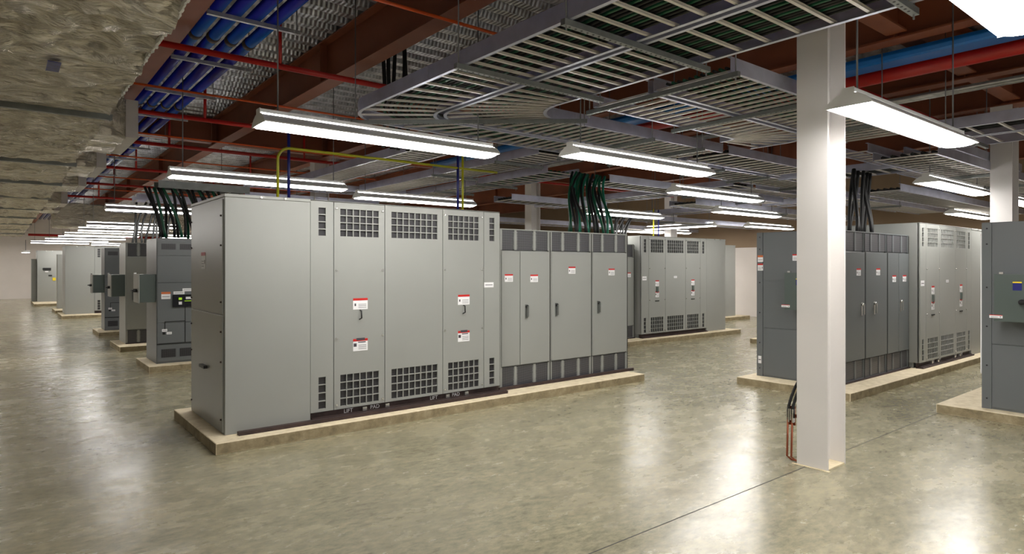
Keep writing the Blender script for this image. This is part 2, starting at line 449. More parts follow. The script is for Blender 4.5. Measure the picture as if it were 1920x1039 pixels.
# ------------------------------------------------------------------ pads
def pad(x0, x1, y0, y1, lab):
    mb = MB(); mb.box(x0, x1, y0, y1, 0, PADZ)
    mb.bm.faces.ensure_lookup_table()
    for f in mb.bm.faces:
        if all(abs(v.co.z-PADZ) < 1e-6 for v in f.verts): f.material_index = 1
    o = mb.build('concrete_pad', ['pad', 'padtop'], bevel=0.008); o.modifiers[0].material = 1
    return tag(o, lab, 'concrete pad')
pad(1.555, 7.68, 6.30, 8.12, 'long concrete pad under the largest grey transformer')
pad(8.55, 15.3, 3.65, 5.28, 'concrete pad under the dark switchboard behind the white column')
pad(8.72, 15.3, 0.6, 2.74, 'concrete pad under the cabinet at the right edge')
pad(8.5, 15.1, 9.20, 11.1, 'concrete pad under the middle distance transformer')
pad(13.35, 19.2, 6.3, 7.91, 'concrete pad whose corner peeks out left of the dark end panel')
pad(15.6, 19.6, 11.6, 13.3, 'far concrete pad under the pale cabinet near the right wall')
pad(1.90, 8.0, 11.83, 13.1, 'concrete pad under the cabinet with the black control screen')
pad(1.90, 8.0, 15.10, 16.6, 'concrete pad under the second cabinet of the left row')
pad(1.91, 8.0, 18.75, 20.1, 'concrete pad under the third cabinet of the left row')
pad(1.60, 8.0, 25.85, 27.9, 'concrete pad under the broad plain pale cabinet')
pad(1.60, 8.0, 29.15, 31.0, 'concrete pad under the narrow cabinet behind the plain pale one')
pad(1.16, 8.0, 34.80, 38.6, 'farthest concrete pad of the left row')

# ------------------------------------------------------------------ cabinets
FX, FN = (1, 0, 0), (0, -1, 0)          # front face axes
def rb(mb, mir, W, x0, x1, *a, **k):
    if mir: x0, x1 = W-x1, W-x0
    mb.box(x0, x1, *a, **k)

def transformer(x, y, lab, plain_lab=None, mir=False, D=1.38, labels='full', plainW=0.85, lift=True, plain=True):
    """vented unit 2.53 m wide, front at local y=0; sits on base channel"""
    W = 2.53; H = 2.35; zb = 0.085
    t = thing('transformer_cabinet', lab, 'electrical cabinet', (x, y, PADZ))
    mx = (lambda a, b: (W-b, W-a)) if mir else (lambda a, b: (a, b))
    mb = MB(); mb.box(0.0, W, 0.04, D, zb, H-0.006); mb.box(-0.0, W, 0.0, D+0.005, H-0.006, H)
    mb.box(0.02, W-0.02, 0.1, D-0.05, 0.0, zb)
    mb.build('body', 'paint', t, bevel=0.003)
    panels = [(0.0, 0.26, [(0.09, 0.17, 1)]), (0.26, 0.87, [(0.335, 0.795, 6)]), (0.87, 1.65, [(0.955, 1.575, 8)]), (1.65, 2.27, [(1.73, 2.19, 6)]), (2.27, 2.53, [(2.36, 2.44, 1)])]
    for i, (a, b, vs) in enumerate(panels):
        pa, pb = mx(a, b)
        g = []
        for va, vb, nx in vs:
            va, vb = mx(va, vb)
            g += [(va, vb, 1.97, 2.27, nx, 4, 0.010), (va, vb, 0.10+0.02, 0.46, nx, 4, 0.010)]
        mb = MB(); holes_panel(mb, pa+0.004, pb-0.004, zb+0.005, H-0.012, 0.0, 0.018, g)
        p = mb.build('side_panel' if i in (0, 4) else 'access_panel', 'paint', t)
        for va, vb, nx in vs:
            va, vb = mx(va, vb)
            for z0, z1 in ((1.95, 2.29), (0.10, 0.48)):
                MB().box(va-0.02, vb+0.02, 0.020, 0.026, z0, z1).build('vent_screen', 'louvre', p)
        mb = MB()
        if 0 < i < 4:
            for sx in ((pa+0.03), (pb-0.03)):
                for z in ((0.14, 0.86, 1.60, 2.27) if i != 2 else ()):
                    mb.tube([(sx, 0.0, z), (sx, -0.012, z)], 0.011, 8)
            if i != 2: mb.build('bolts', 'chrome', p)
            else: mb.bm.free()
        else: mb.bm.free()
    if labels:
        for a in (0.57, 1.96):
            c = mx(a-0.001, a+0.001)[0]
            o = (0, 0, 0)
            if labels == 'full':
                sticker(t, o, FX, FN, c, 1.225, 0.175, 0.12, 'danger')
                sticker(t, o, FX, FN, c, 0.77, 0.175, 0.13, 'hand')
                MB().tube([(c, 0, 1.155), (c, -0.03, 1.15), (c, -0.035, 1.07), (c-0.01, 0, 1.055)], 0.008, 6).build('pull_handle', 'black', t)
            else:
                sticker(t, o, FX, FN, c, 1.25, 0.13, 0.13, 'danger')
                sticker(t, o, FX, FN, c, 0.99, 0.13, 0.13, 'hand')
                mb = MB(); mb.box(c-0.035, c+0.035, -0.02, 0, 1.06, 1.17); mb.build('latch', 'paint_dark', t)
                mb = MB(); mb.box(c-0.07, c+0.07, -0.01, 0, 0.83, 0.85); mb.build('slot_cover', 'gap', t)
        c = mx(2.35, 2.36)[0] if labels == 'full' else mx(2.41, 2.42)[0]
        sticker(t, (0, 0, 0), FX, FN, c, 1.405 if labels == 'full' else 1.37, 0.15, 0.065 if labels == 'full' else 0.09, 'tag', 'id_label')
        if labels != 'full':
            sticker(t, (0, 0, 0), FX, FN, mx(1.26, 1.27)[0], 1.39, 0.12, 0.045, 'tag', 'id_label')
    # base channel
    mb = MB(); mb.box(0.0, W, 0.03, 0.06, 0.0, zb); mb.box(0.0, W, -0.05, 0.06, 0.0, 0.018); mb.box(0.02, W, -0.01, 0.03, 0.018, 0.03)
    ch = mb.build('base_channel', 'chan', t)
    if lift:
        mb = MB()
        for c in (0.62, 0.9, 1.72, 2.0):
            c = mx(c, c)[0]; mb.box(c-0.025, c+0.025, -0.01, 0.03, 0.03, 0.075)
        mb.build('jack_bolts', 'chrome', ch)
        for k, c in enumerate((0.50, 1.60)):
            for wd, dx in (('LIFT', -0.06), ('PAD', 0.26)):
                cu = bpy.data.curves.new('lettering', 'FONT'); cu.body = wd; cu.size = 0.06; cu.extrude = 0.001; cu.align_x = 'CENTER'
                tmp = bpy.data.objects.new('tmp', cu); COL.objects.link(tmp)
                me = bpy.data.meshes.new_from_object(tmp.evaluated_get(bpy.context.evaluated_depsgraph_get()))
                bpy.data.objects.remove(tmp); bpy.data.curves.remove(cu)
                me.materials.clear(); me.materials.append(M['white'])
                lo = bpy.data.objects.new('stencil_lettering', me); COL.objects.link(lo)
                lo.parent = ch; lo.location = (mx(c+dx, c+dx)[0], 0.027, 0.034); lo.rotation_euler = (PI/2, 0, 0)
    return t

def plain_unit(x, y, lab, W=0.85, D=1.38, H=2.35, end_seam=False, front=-0.0):
    t = thing('end_cabinet', lab, 'electrical cabinet', (x, y, PADZ))
    mb = MB(); mb.box(0, W-0.003, 0.0, D, 0.0, H-0.03)
    mb.build('body', 'paint', t, bevel=0.004)
    mb = MB(); mb.box(-0.006, W-0.003, -0.008, D+0.006, H-0.03, H)
    mb.build('roof_cap', 'paint', t, bevel=0.003)
    mb = MB()
    for c in (0.34, 0.58): mb.tube([(c, -0.008, H-0.016), (c, -0.02, H-0.016)], 0.012, 8)
    mb.build('cap_bolts', 'chrome', t)
    if end_seam:
        o, u, n = (0, 0, 0), (0, 1, 0), (-1, 0, 0)
        for z0, z1 in ((0.02, 1.16), (1.172, 2.30)):
            mb = MB(); frame_box(mb, o, u, n, 0.05, D-0.05, z0, z1, 0.0, 0.012)
            p = mb.build('end_panel', 'paint', t, bevel=0.002)
            mb = MB()
            for a in (0.085, D-0.085):
                for z in (z0+0.12, z0+0.6*(z1-z0), z1-0.16):
                    mb.tube([(-0.012, a, z), (-0.024, a, z)], 0.009, 8)
            mb.build('bolts', 'chan', p)
        sticker(t, (-0.012, 0, 0), u, n, 0.78, 1.70, 0.17, 0.17, 'danger')
        mb = MB(); mb.box(-0.05, -0.012, 0.62, 0.82, 0.575, 0.605); mb.build('lift_handle', 'black', t)
    return t

def sb_section(x, y, W, doors, lab, group=None, P='paint', D=1.15, stickers=(), handle='lever', H=2.15):
    """switchboard section; doors = [(x0,x1,handle_x or None)]"""
    t = thing('switchboard_section', lab, 'electrical cabinet', (x, y, PADZ), group)
    mb = MB(); mb.box(0, W, 0.03, D, 0.0, H)
    mb.build('body', P, t, bevel=0.003)
    mb = MB(); mb.box(0.0, 0.022, 0.0, 0.03, 0.0, H); mb.box(W-0.022, W, 0.0, 0.03, 0, H); mb.box(0.022, W-0.022, 0.0, 0.03, 0.0, 0.02); mb.box(0.022, W-0.022, 0.0, 0.03, H-0.015, H)
    mb.build('corner_posts', P, t)
    mb = MB(); mb.box(W-0.006, W+0.003, -0.007, 0.029, 0.02, H-0.02)
    mb.build('section_gap', 'gap', t)
    for z0, z1 in ((0.022, 0.285), (1.865, 2.133)):
        mb = MB(); mb.box(0.022, W-0.022, 0.012, 0.029, z0, z1)
        v = mb.build('vent_grille', 'perf', t)
        for c in (W*0.30, W*0.68):
            mb = MB()
            mb.box(c-0.02, c+0.02, 0.004, 0.012, z0, z1)
            k = z0+0.015
            while k < z1-0.012:
                mb.box(c-0.036, c-0.0199, 0.006, 0.012, k, k+0.009); mb.box(c+0.0199, c+0.036, 0.006, 0.012, k, k+0.009); k += 0.022
            mb.build('louvre_rib', P, v)
        for c in (0.022, W-0.04):
            MB().box(c, c+0.018, 0.005, 0.012, z0, z1).build('louvre_rib', P, v)
    for i, (a, b, hx) in enumerate(doors):
        mb = MB(); mb.box(a, b, -0.012, 0.028, 0.30, 1.85)
        d = mb.build('door', P, t, bevel=0.003)
        if hx is not None:
            mb = MB()
            mb.box(hx-0.022, hx+0.022, -0.02, -0.012, 0.93, 1.12)
            mb.tube([(hx, -0.02, 1.09), (hx, -0.045, 1.09)], 0.022, 10, mi=1)
            mb.box(hx-0.012, hx+0.012, -0.055, -0.035, 0.95, 1.10)
            mb.build('door_handle', ['strut', 'black'] if handle == 'lever' else ['chrome', 'chrome'], d)
    for sx, sz in stickers:
        sticker(t, (0, -0.012, 0), FX, FN, sx, sz, 0.14, 0.10, 'danger')
    mb = MB(); mb.box(0.0, W, -0.035, 0.03, -0.0, 0.016)
    mb.build('floor_channel', 'chan', t)
    return t

def end_panels(t, D, H=2.15, P='slate', post=0.10, label_pos=(), seams=(0.73, 1.43), flip=True):
    """three panels on the -X end of section t (local x=0), y from 0 to D"""
    o, u, n = (0, 0, 0), (0, 1, 0), (-1, 0, 0)
    zs = [0.02] + list(seams) + [H-0.02]
    for z0, z1 in zip(zs, zs[1:]):
        mb = MB(); frame_box(mb, o, u, n, 0.02, D-post, z0+0.003, z1-0.003, 0.0, 0.010)
        mb.build('end_panel', P, t)
    mb = MB(); frame_box(mb, o, u, n, D-post+0.006, D, 0.0, H, 0.0, 0.014)
    p = mb.build('end_post', P, t)
    mb = MB()
    for z in (0.12, 0.5, 0.95, 1.4, 1.9, 2.08): mb.tube([(-0.014, D-post*0.5, z), (-0.022, D-post*0.5, z)], 0.009, 8)
    mb.build('bolts', 'black', p)

def disconnect(x, y0, y1, z0, z1, lab, d=0.26, detail=False, frontcol='paint_dark'):
    t = thing('disconnect_switch', lab, 'electrical box', (x, (y0+y1)/2, z0))
    hw = (y1-y0)/2; h = z1-z0
    mb = MB(); mb.box(-d+0.02, 0, -hw, hw, 0, h); mb.build('body', frontcol, t, bevel=0.004)
    mb = MB(); mb.box(-d, -d+0.019, -hw-0.008, hw+0.008, -0.008, h+0.006); c = mb.build('cover', 'paint_dark' if detail else 'paint', t, bevel=0.003)
    mb = MB(); mb.tube([(-d, -hw*0.3, h*0.42), (-d-0.05, -hw*0.3, h*0.42)], 0.03, 10); mb.box(-d-0.085, -d-0.03, -hw*0.3-0.13, -hw*0.3+0.02, h*0.40, h*0.45)
    mb.build('rotary_handle', 'black', c)
    mb = MB(); mb.box(-d-0.004, -d+0.03, hw*0.6, hw*0.8, h+0.006, h+0.03); mb.build('hasp', 'chrome', c)
    if detail:
        sticker(t, (-d, 0, 0), (0, 1, 0), (-1, 0, 0), 0.18, 0.045, 0.12, 0.035, 'danger')
        mb = MB(); mb.box(-d-0.003, -d, -0.05, 0.03, 0.34, 0.42, 0); mb.box(-d-0.004, -d, -0.05, 0.03, 0.42, 0.435, 1)
        mb.build('rating_label', ['bluec', 'yellow_ink'], t)
    return t

# --- row A
plain_unit(1.70, 6.55, 'tall plain grey cabinet at the near corner of the largest transformer', end_seam=True, D=1.39)
transformer(2.55, 6.56, 'large grey transformer cabinet with perforated vents, nearest of its kind', mir=False)
rA = tag(MB().box(1.80, 5.12, 6.44, 6.505, PADZ, PADZ+0.035).build('base_rail', 'chan'), 'dark steel rail along the pad edge below the largest transformer', 'steel rail')
sb_section(5.19, 6.70, 0.90, [(0.02, 0.335, None), (0.345, 0.88, 0.45)], 'grey double door switchboard section touching the largest transformer', stickers=((0.14, 1.485), (0.59, 1.475)))
sb_section(6.09, 6.70, 0.84, [(0.02, 0.82, 0.11)], 'single door switchboard section second from the largest transformer', stickers=((0.42, 1.585),))
sb_section(6.93, 6.70, 0.81, [(0.02, 0.79, 0.135)], 'single door switchboard section at the free end, under the cable bundle', stickers=((0.43, 1.555),))
tag(MB().box(5.12, 7.80, 6.615, 6.66, PADZ, PADZ+0.04).build('base_rail', 'chan'), 'thin dark rail along the pad edge below the three switchboard doors', 'steel rail')

# --- middle row
sb_section(8.90, 9.62, 0.81, [(0.02, 0.79, 0.68)], 'middle row switchboard section farthest left, mostly hidden by the near row', stickers=((0.4, 1.5),))
sb_section(9.71, 9.62, 0.84, [(0.02, 0.82, 0.7)], 'middle row switchboard section with one door, partly hidden by the near row', stickers=((0.4, 1.5),))
sb_section(10.55, 9.62, 0.80, [(0.02, 0.40, None), (0.41, 0.78, 0.46)], 'middle row switchboard section joined to the left side of its transformer', stickers=((0.6, 1.45),))
transformer(11.40, 9.45, 'middle distance grey transformer cabinet with two pairs of stickers', mir=True, labels='small', lift=False)
plain_unit(13.93, 9.45, 'plain darker cabinet at the right end of the middle distance row')

# --- right row behind the column
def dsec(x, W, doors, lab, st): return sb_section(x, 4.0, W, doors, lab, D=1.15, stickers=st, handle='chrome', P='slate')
dA = dsec(8.90, 0.93, [(0.02, 0.91, 0.8)], 'dark switchboard end section partly covered by the nearest white column', ((0.7, 1.56),))
dsec(9.83, 0.79, [(0.02, 0.77, 0.3)], 'dark switchboard section with one door, just right of the nearest white column', ((0.44, 1.56),))
dsec(10.62, 0.86, [(0.02, 0.43, None), (0.44, 0.84, 0.5)], 'dark double door switchboard section touching the right hand transformer', ((0.25, 1.45), (0.66, 1.45)))
end_panels(dA, 1.15)
sticker(dA, (-0.014, 0, 0), (0, 1, 0), (-1, 0, 0), 1.09, 1.76, 0.085, 0.10, 'orange')
sticker(dA, (-0.014, 0, 0), (0, 1, 0), (-1, 0, 0), 1.09, 1.63, 0.085, 0.10, 'danger')
sticker(dA, (-0.010, 0, 0), (0, 1, 0), (-1, 0, 0), 0.53, 1.77, 0.13, 0.09, 'danger')
sticker(dA, (-0.014, 0, 0), (0, 1, 0), (-1, 0, 0), 1.10, 0.245, 0.05, 0.11, 'tag', 'id_label')
disconnect(8.885, 4.19, 4.57, 1.15, 1.66, 'grey green switch box half hidden by the nearest white column', detail=True)
transformer(11.50, 3.84, 'bright grey transformer cabinet behind the nearest white column, right side', mir=True, labels='small', lift=True)
plain_unit(14.03, 3.84, 'plain grey cabinet beyond the right hand transformer')

# --- right edge row
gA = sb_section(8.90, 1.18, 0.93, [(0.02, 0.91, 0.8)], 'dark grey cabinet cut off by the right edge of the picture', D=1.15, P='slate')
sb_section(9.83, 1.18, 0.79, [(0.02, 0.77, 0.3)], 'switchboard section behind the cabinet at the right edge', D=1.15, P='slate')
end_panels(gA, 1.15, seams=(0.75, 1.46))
disconnect(8.885, 1.76, 2.14, 1.15, 1.66, 'grey switch box on the cabinet at the right edge', detail=True)
MB().box(-0.004, 0.01, 1.151, 1.165, 0.4, 2.02).build('edge_trim', 'white', gA)

# --- hidden row and far cabinet on the right
sb_section(13.75, 6.62, 1.2, [(0.02, 1.18, 0.2)], 'grey cabinet hidden behind the dark switchboard on the right', D=1.1)
plain_unit(16.0, 11.9, 'pale far cabinet standing before the right wall', W=3.2, D=1.1)

# --- left rows
def control_section(x, y, lab, W=0.86, D=0.95):
    t = thing('control_cabinet', lab, 'electrical cabinet', (x, y, PADZ))
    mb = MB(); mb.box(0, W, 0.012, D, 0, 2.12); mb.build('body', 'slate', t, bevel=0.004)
    for z0, z1 in ((1.83, 2.06), (1.37, 1.82), (0.69, 1.36), (0.34, 0.68)):
        mb = MB(); mb.box(0.012, W-0.012, 0.0, 0.012, z0, z1); mb.build('front_panel', 'slate', t, bevel=0.002)
    mb = MB(); mb.box(0.012, W-0.012, 0.0, 0.012, 0.03, 0.31); p = mb.build('vent_panel', 'slate', t)
    for a, b in ((0.07, 0.29), (0.35, 0.72)):
        for z0, z1 in ((0.10, 0.24), (1.93, 2.03)): MB().box(a, b, -0.003, 0.0, z0, z1).build('vent_grille', 'perf', t)
    mb = MB(); mb.box(0.24, 0.66, -0.03, 0.0, 0.95, 1.16, 0)
    s = mb.build('control_screen', 'screen', t)
    mb = MB(); mb.box(0.33, 0.38, -0.034, -0.03, 1.07, 1.11, 0); mb.box(0.44, 0.55, -0.034, -0.03, 1.08, 1.12, 1); mb.box(0.33, 0.38, -0.034, -0.03, 0.99, 1.04, 1); mb.box(0.42, 0.60, -0.033, -0.03, 1.045, 1.055, 0)
    mb.build('indicator', ['led', 'white'], s)
    for uc, zc, wd, h, st in ((0.14, 1.15, 0.14, 0.12, 'orange'), (0.34, 1.19, 0.17, 0.05, 'tag'), (0.47, 1.24, 0.15, 0.05, 'tag'), (0.58, 0.93, 0.06, 0.05, 'tag'), (0.12, 0.56, 0.08, 0.045, 'tag'), (0.19, 0.51, 0.08, 0.04, 'tag')):
        sticker(t, (0, 0, 0), FX, FN, uc, zc, wd, h, st, 'info_label')
    mb = MB()
    for a, b, z0, z1 in ((0.43, 0.442, 0.34, 0.95), (0.12, 0.43, 0.70, 0.712), (0.12, 0.132, 0.58, 0.70), (0.0, 0.8, 0.328, 0.338), (0.09, 0.13, 0.49, 0.53)):
        mb.box(a, b, -0.004, 0.0, z0, z1)
    mb.build('mimic_line', 'black', t)
    return t
control_section(2.05, 12.07, 'dark grey control cabinet with a black screen, left of the largest transformer')
for k in range(3):
    sb_section(2.91+0.86*k, 12.07, 0.86, [(0.02, 0.84, 0.12)], ['switchboard section next to the black screen cabinet, hidden by the near row', 'switchboard section two along from the black screen cabinet', 'switchboard section three along from the black screen cabinet'][k], D=0.95)
disconnect(2.05, 12.12, 12.62, 1.15, 1.62, 'dark switch box on the side of the black screen cabinet')
sb_section(2.07, 15.62, 0.80, [(0.02, 0.78, 0.14)], 'narrow grey door cabinet, second of the left row ends', D=0.9)
for k in range(3):
    sb_section(2.87+0.86*k, 15.62, 0.86, [(0.02, 0.84, 0.12)], ['switchboard section joined to the second left row end', 'switchboard section two along in the second left row', 'switchboard section three along in the second left row'][k], D=0.9)
disconnect(2.07, 15.68, 16.15, 1.12, 1.58, 'green grey switch box on the second left row end')
control_section(2.09, 19.24, 'control cabinet with mimic lines, third of the left row ends', W=0.8, D=0.7)
for k in range(3):
    sb_section(2.89+0.86*k, 19.24, 0.86, [(0.02, 0.84, 0.12)], ['switchboard section joined to the third left row end', 'switchboard section two along in the third left row', 'switchboard section three along in the third left row'][k], D=0.7)
disconnect(2.09, 19.3, 19.75, 1.08, 1.54, 'small switch box on the third left row end')
plain_unit(1.74, 26.6, 'broad plain pale cabinet facing the left aisle', W=0.85, D=1.2)
transformer(2.59, 26.62, 'far transformer beside the broad plain pale cabinet', D=1.2, labels=None, lift=False)
plain_unit(1.75, 30.4, 'narrow grey cabinet end behind the plain pale cabinet', W=0.28, D=0.6, H=2.12)
plain_unit(2.10, 30.4, 'tall grey cabinet behind the broad plain pale one', W=2.0, D=0.8, H=2.2)
t = plain_unit(1.35, 36.9, 'far pale cabinet with a black nameplate and yellow tag', W=1.6, D=1.3, H=2.39)
mb = MB(); mb.box(0.22, 0.52, -0.02, 0, 1.46, 1.58, 0); mb.box(0.29, 0.42, -0.02, 0, 1.38, 1.43, 1); mb.box(0.42, 0.56, -0.03, 0, 1.2, 1.25, 0)
mb.build('nameplate', ['black', 'white'], t)
mb = MB(); mb.box(0.58, 0.70, -0.015, 0, 0.98, 1.12); mb.build('yellow_tag', 'yellow_ink', t)
t = plain_unit(1.15, 37.4, 'greenish panel box at the far left end of the last row', W=0.19, D=0.5, H=2.0)

# ------------------------------------------------------------------ light fixtures
def make_light(lab):
    L = 2.44; t = thing('strip_light', lab, 'light fixture', (0, 0, 0), 'suspended fluorescent strip lights')
    hw = 0.165
    prof = [(-hw, 0.0), (-hw, 0.012), (-0.125, 0.05), (-0.075, 0.078), (-0.05, 0.085), (0.05, 0.085), (0.075, 0.078), (0.125, 0.05), (hw, 0.012), (hw, 0.0), (0.12, 0.042), (0.07, 0.068), (-0.07, 0.068), (-0.12, 0.042)]
    mb = MB(); mb.prof(prof, (0, 0, 0), (L, 0, 0), (0, 1, 0)); mb.build('reflector', 'housing', t)
    mb = MB(); mb.box(0.0, L, -0.045, 0.045, 0.098, 0.13); mb.box(0.1, 0.2, -0.02, 0.02, 0.085, 0.098); mb.box(L-0.2, L-0.1, -0.02, 0.02, 0.085, 0.098); mb.build('ballast_channel', 'housing', t)
    mb = MB(); mb.box(0.02, L-0.02, -0.043, 0.043, 0.0855, 0.0975); mb.build('uplight_slot', 'slot', t)
    lp = [(-hw+0.006, 0.004), (-0.11, -0.016), (-0.05, -0.024), (0.05, -0.024), (0.11, -0.016), (hw-0.006, 0.004), (0, 0.012)]
    for a, b in ((0.012, L/2-0.008), (L/2+0.008, L-0.012)):
        mb = MB(); mb.prof(lp, (a, 0, 0), (b, 0, 0), (0, 1, 0)); mb.build('diffuser', 'lens', t)
    ep = [(-hw-0.003, -0.004), (-hw-0.003, 0.014), (-0.128, 0.054), (-0.075, 0.084), (-0.048, 0.09), (-0.048, 0.134), (0.048, 0.134), (0.048, 0.09), (0.075, 0.084), (0.128, 0.054), (hw+0.003, 0.014), (hw+0.003, -0.004)]
    for a, b in ((-0.006, 0.0), (L, L+0.006)):
        mb = MB(); mb.prof(ep, (a, 0, 0), (b, 0, 0), (0, 1, 0)); mb.build('end_cap', 'housing', t)
    for x in (0.16, L-0.16):
        mb = MB(); mb.tube([(x, 0, 0.13), (x, 0, 1.76)], 0.007, 6); mb.build('hanger_rod', 'rod', t)
    return t
LZ = 2.95
lights = [(1.70, 5.52, 'lit strip light in front of the largest transformer, highest in view'),
          (1.75, 9.42, 'lit strip light hanging behind the largest transformer near its left corner'),
          (4.74, 4.90, 'lit strip light in front of the three switchboard doors'),
          (4.92, 2.12, 'big lit strip light right of the nearest white column'),
          (12.16, 7.98, 'lit strip light between the middle row and the dark end panel'),
          (10.25, 3.35, 'lit strip light above the right row transformer'),
          (16.74, 4.95, 'small lit strip light deep in the right corner'),
          (4.82, 10.28, 'lit strip light just showing over the roof of the largest transformer'),
          (10.3, 10.0, 'lit strip light behind the black and green cable bundle'),
          (1.72, 15.7, 'lit strip light over the second left row, top one of the left stack'),
          (1.95, 22.0, 'lit strip light over the left aisle, before the foil duct'),
          (2.0, 25.2, 'lit strip light under the crossing foil duct'),
          (1.9, 29.3, 'lit strip light far down the left aisle, first past the crossing duct'),
          (1.9, 32.8, 'lit strip light far down the left aisle, second past the crossing duct'),
          (1.6, 36.0, 'lit strip light far down the left aisle, third past the crossing duct'),
          (1.2, 40.0, 'lit strip light nearest the far pale wall'), (-3.0, 40.9, 'added fill lamp before the far wall, out of view on the left'), (3.9, 41.6, 'added fill lamp close to the far wall behind the last cabinets'), (-3.5, 33, 'added fill lamp left of the far aisle, out of view'), (16.9, 13.9, 'lit strip light beyond the far pale cabinet'),  # out-of-view and behind-cabinet lamps here are added to brighten the far wall
          (5.6, 15.7, 'lit strip light over the second left row, deeper in'),
          (5.2, 22.0, 'lit strip light deep behind the largest transformer'),
          (5.2, 29.3, 'lit strip light farthest behind the largest transformer'),
          (8.6, 15.7, 'lit strip light behind the switchboard doors in the distance'),
          (9.4, 22.0, 'lit strip light far behind the cable bundle'),
          (17.3, 10.3, 'lit strip light in front of the far pale cabinet'),
          (16.0, 14.4, 'lit strip light deepest behind the middle row'),
          (8.4, 6.3, 'lit strip light in the aisle by the free switchboard end'),
          (13.9, 3.35, 'lit strip light past the right row transformer'),
          (1.62, 0.83, 'lit strip light cut off at the top right corner'),
          (-2.75, 14.6, 'added fill lamp under the foil duct out of view'), (-2.75, 20.6, 'added fill lamp under the foil duct farther out of view'), (-2.75, 27.0, 'added fill lamp under the foil duct far out of view'), (-2.75, -1.2, 'added fill lamp behind the camera under the foil duct'), (0.3, -1.2, 'lit strip light behind the camera position'),  # lamps under the duct are unseen extras, added to brighten the foil
          (4.0, -2.0, 'lit strip light out of view on the right'), (9.0, -1.2, 'lit strip light out of view past the right edge')]
proto = None
for i, (x, y, lab) in enumerate(lights):
    if proto is None: proto = make_light(lab); o = proto
    else: o = copy_tree(proto); o['label'] = lab
    if x < -0.5 or (x < 1 and y < 0):
        for ch in o.children:
            if ch.name.startswith('hanger_rod'): ch.scale.z = 0.22
    o.location = (x, y, LZ)
# one lamp turned across the aisle
o = copy_tree(proto); o['label'] = 'lit strip light turned crosswise behind the middle row'; o.location = (16.3, 10.8, LZ); o.rotation_euler = (0, 0, PI/2)
# small pendant far left
t = thing('pendant_lamp', 'tiny round pendant lamp far off before the pale wall', 'light fixture', (0.95, 38.0, 2.42))
MB().tube([(0, 0, 0.08), (0, 0, 0.60)], 0.012, 6).build('stem', 'rod', t)
mb = MB(); mb.tube([(0, 0, 0.0), (0, 0, 0.10)], 0.17, 14); mb.build('shade', 'housing', t)
mb = MB(); mb.tube([(0, 0, -0.02), (0, 0, 0.0)], 0.15, 14); mb.build('lamp_glass', 'lens', t)

# ------------------------------------------------------------------ foil wrapped main duct
DZ = 3.45
def duct_edge(y):
    e = 0.90 + 0.03*noise.noise(Vector((y*0.7, 3.1, 0))) 
    return e
mb = MB()
nx, ny = 150, 720
xs = [-5.2 + (6.1)*i/nx for i in range(nx+1)]; ys = [-3.5 + 46.5*j/ny for j in range(ny+1)]
STR = [8.1, 12.2, 15.3, 18.6, 22.4, 26.4, 30.5, 35, 39.5]
def foil_z(x, y):
    wv = noise.noise_vector(Vector((x*0.6, y*0.9, 4)))
    X = x*0.75 + 0.9*wv.x; Y = y*2.3 + 0.9*wv.y
    r1 = 1-abs(noise.noise(Vector((X, Y, 0))))*2
    r2 = 1-abs(noise.noise(Vector((X*2.1+3, Y*2.2, 7))))*2
    r3 = 1-abs(noise.noise(Vector((x*5+2*wv.y, y*9, 11))))*2
    z = -0.075*max(0, r1)**2 - 0.055*max(0, r2)**2 - 0.026*r3 + 0.03*noise.noise(Vector((x*0.5, y*0.6, 5)))
    d = min(abs(y-s) for s in STR + [4.2, 0.4])
    return DZ + max((z+0.03)*min(1, d/0.25+0.1), -0.03-0.4*d) - 0.04*min(1, d/0.8)
grid = [[None]*(ny+1) for _ in range(nx+1)]
for i, x in enumerate(xs):
    for j, y in enumerate(ys):
        xx = x if i < nx else duct_edge(y)
        if i == nx-1: xx = x + 0.4*(duct_edge(y)-0.9)
        grid[i][j] = mb.bm.verts.new((xx, y, foil_z(x, y)))
for i in range(nx):
    for j in range(ny):
        f = mb.bm.faces.new((grid[i][j], grid[i+1][j], grid[i+1][j+1], grid[i][j+1])); f.smooth = True
# side and top
top = [mb.bm.verts.new((duct_edge(y)-0.03, y, 4.35+0.01*noise.noise(Vector((y*3, 0, 0))))) for y in ys]
mid = [mb.bm.verts.new((duct_edge(y)+0.05+0.03*noise.noise(Vector((y*2, 1, 0))), y, 3.8)) for y in ys]
lt = [mb.bm.verts.new((-5.2, y, 4.35)) for y in ys]
for j in range(ny):
    for a, b in ((grid[nx], mid), (mid, top), (top, lt), (lt, grid[0])):
        f = mb.bm.faces.new((a[j], a[j+1], b[j+1], b[j])); f.smooth = True
for j in (0, ny):
    mb.bm.faces.new([grid[i][j] for i in range(nx+1)] + [mid[j], top[j], lt[j]])
duct = thing('main_duct', 'huge crinkled foil wrapped air duct filling the upper left', 'air duct', (-2.1, 20, DZ))
mb.build('foil_wrap', 'foil', duct, world=True)
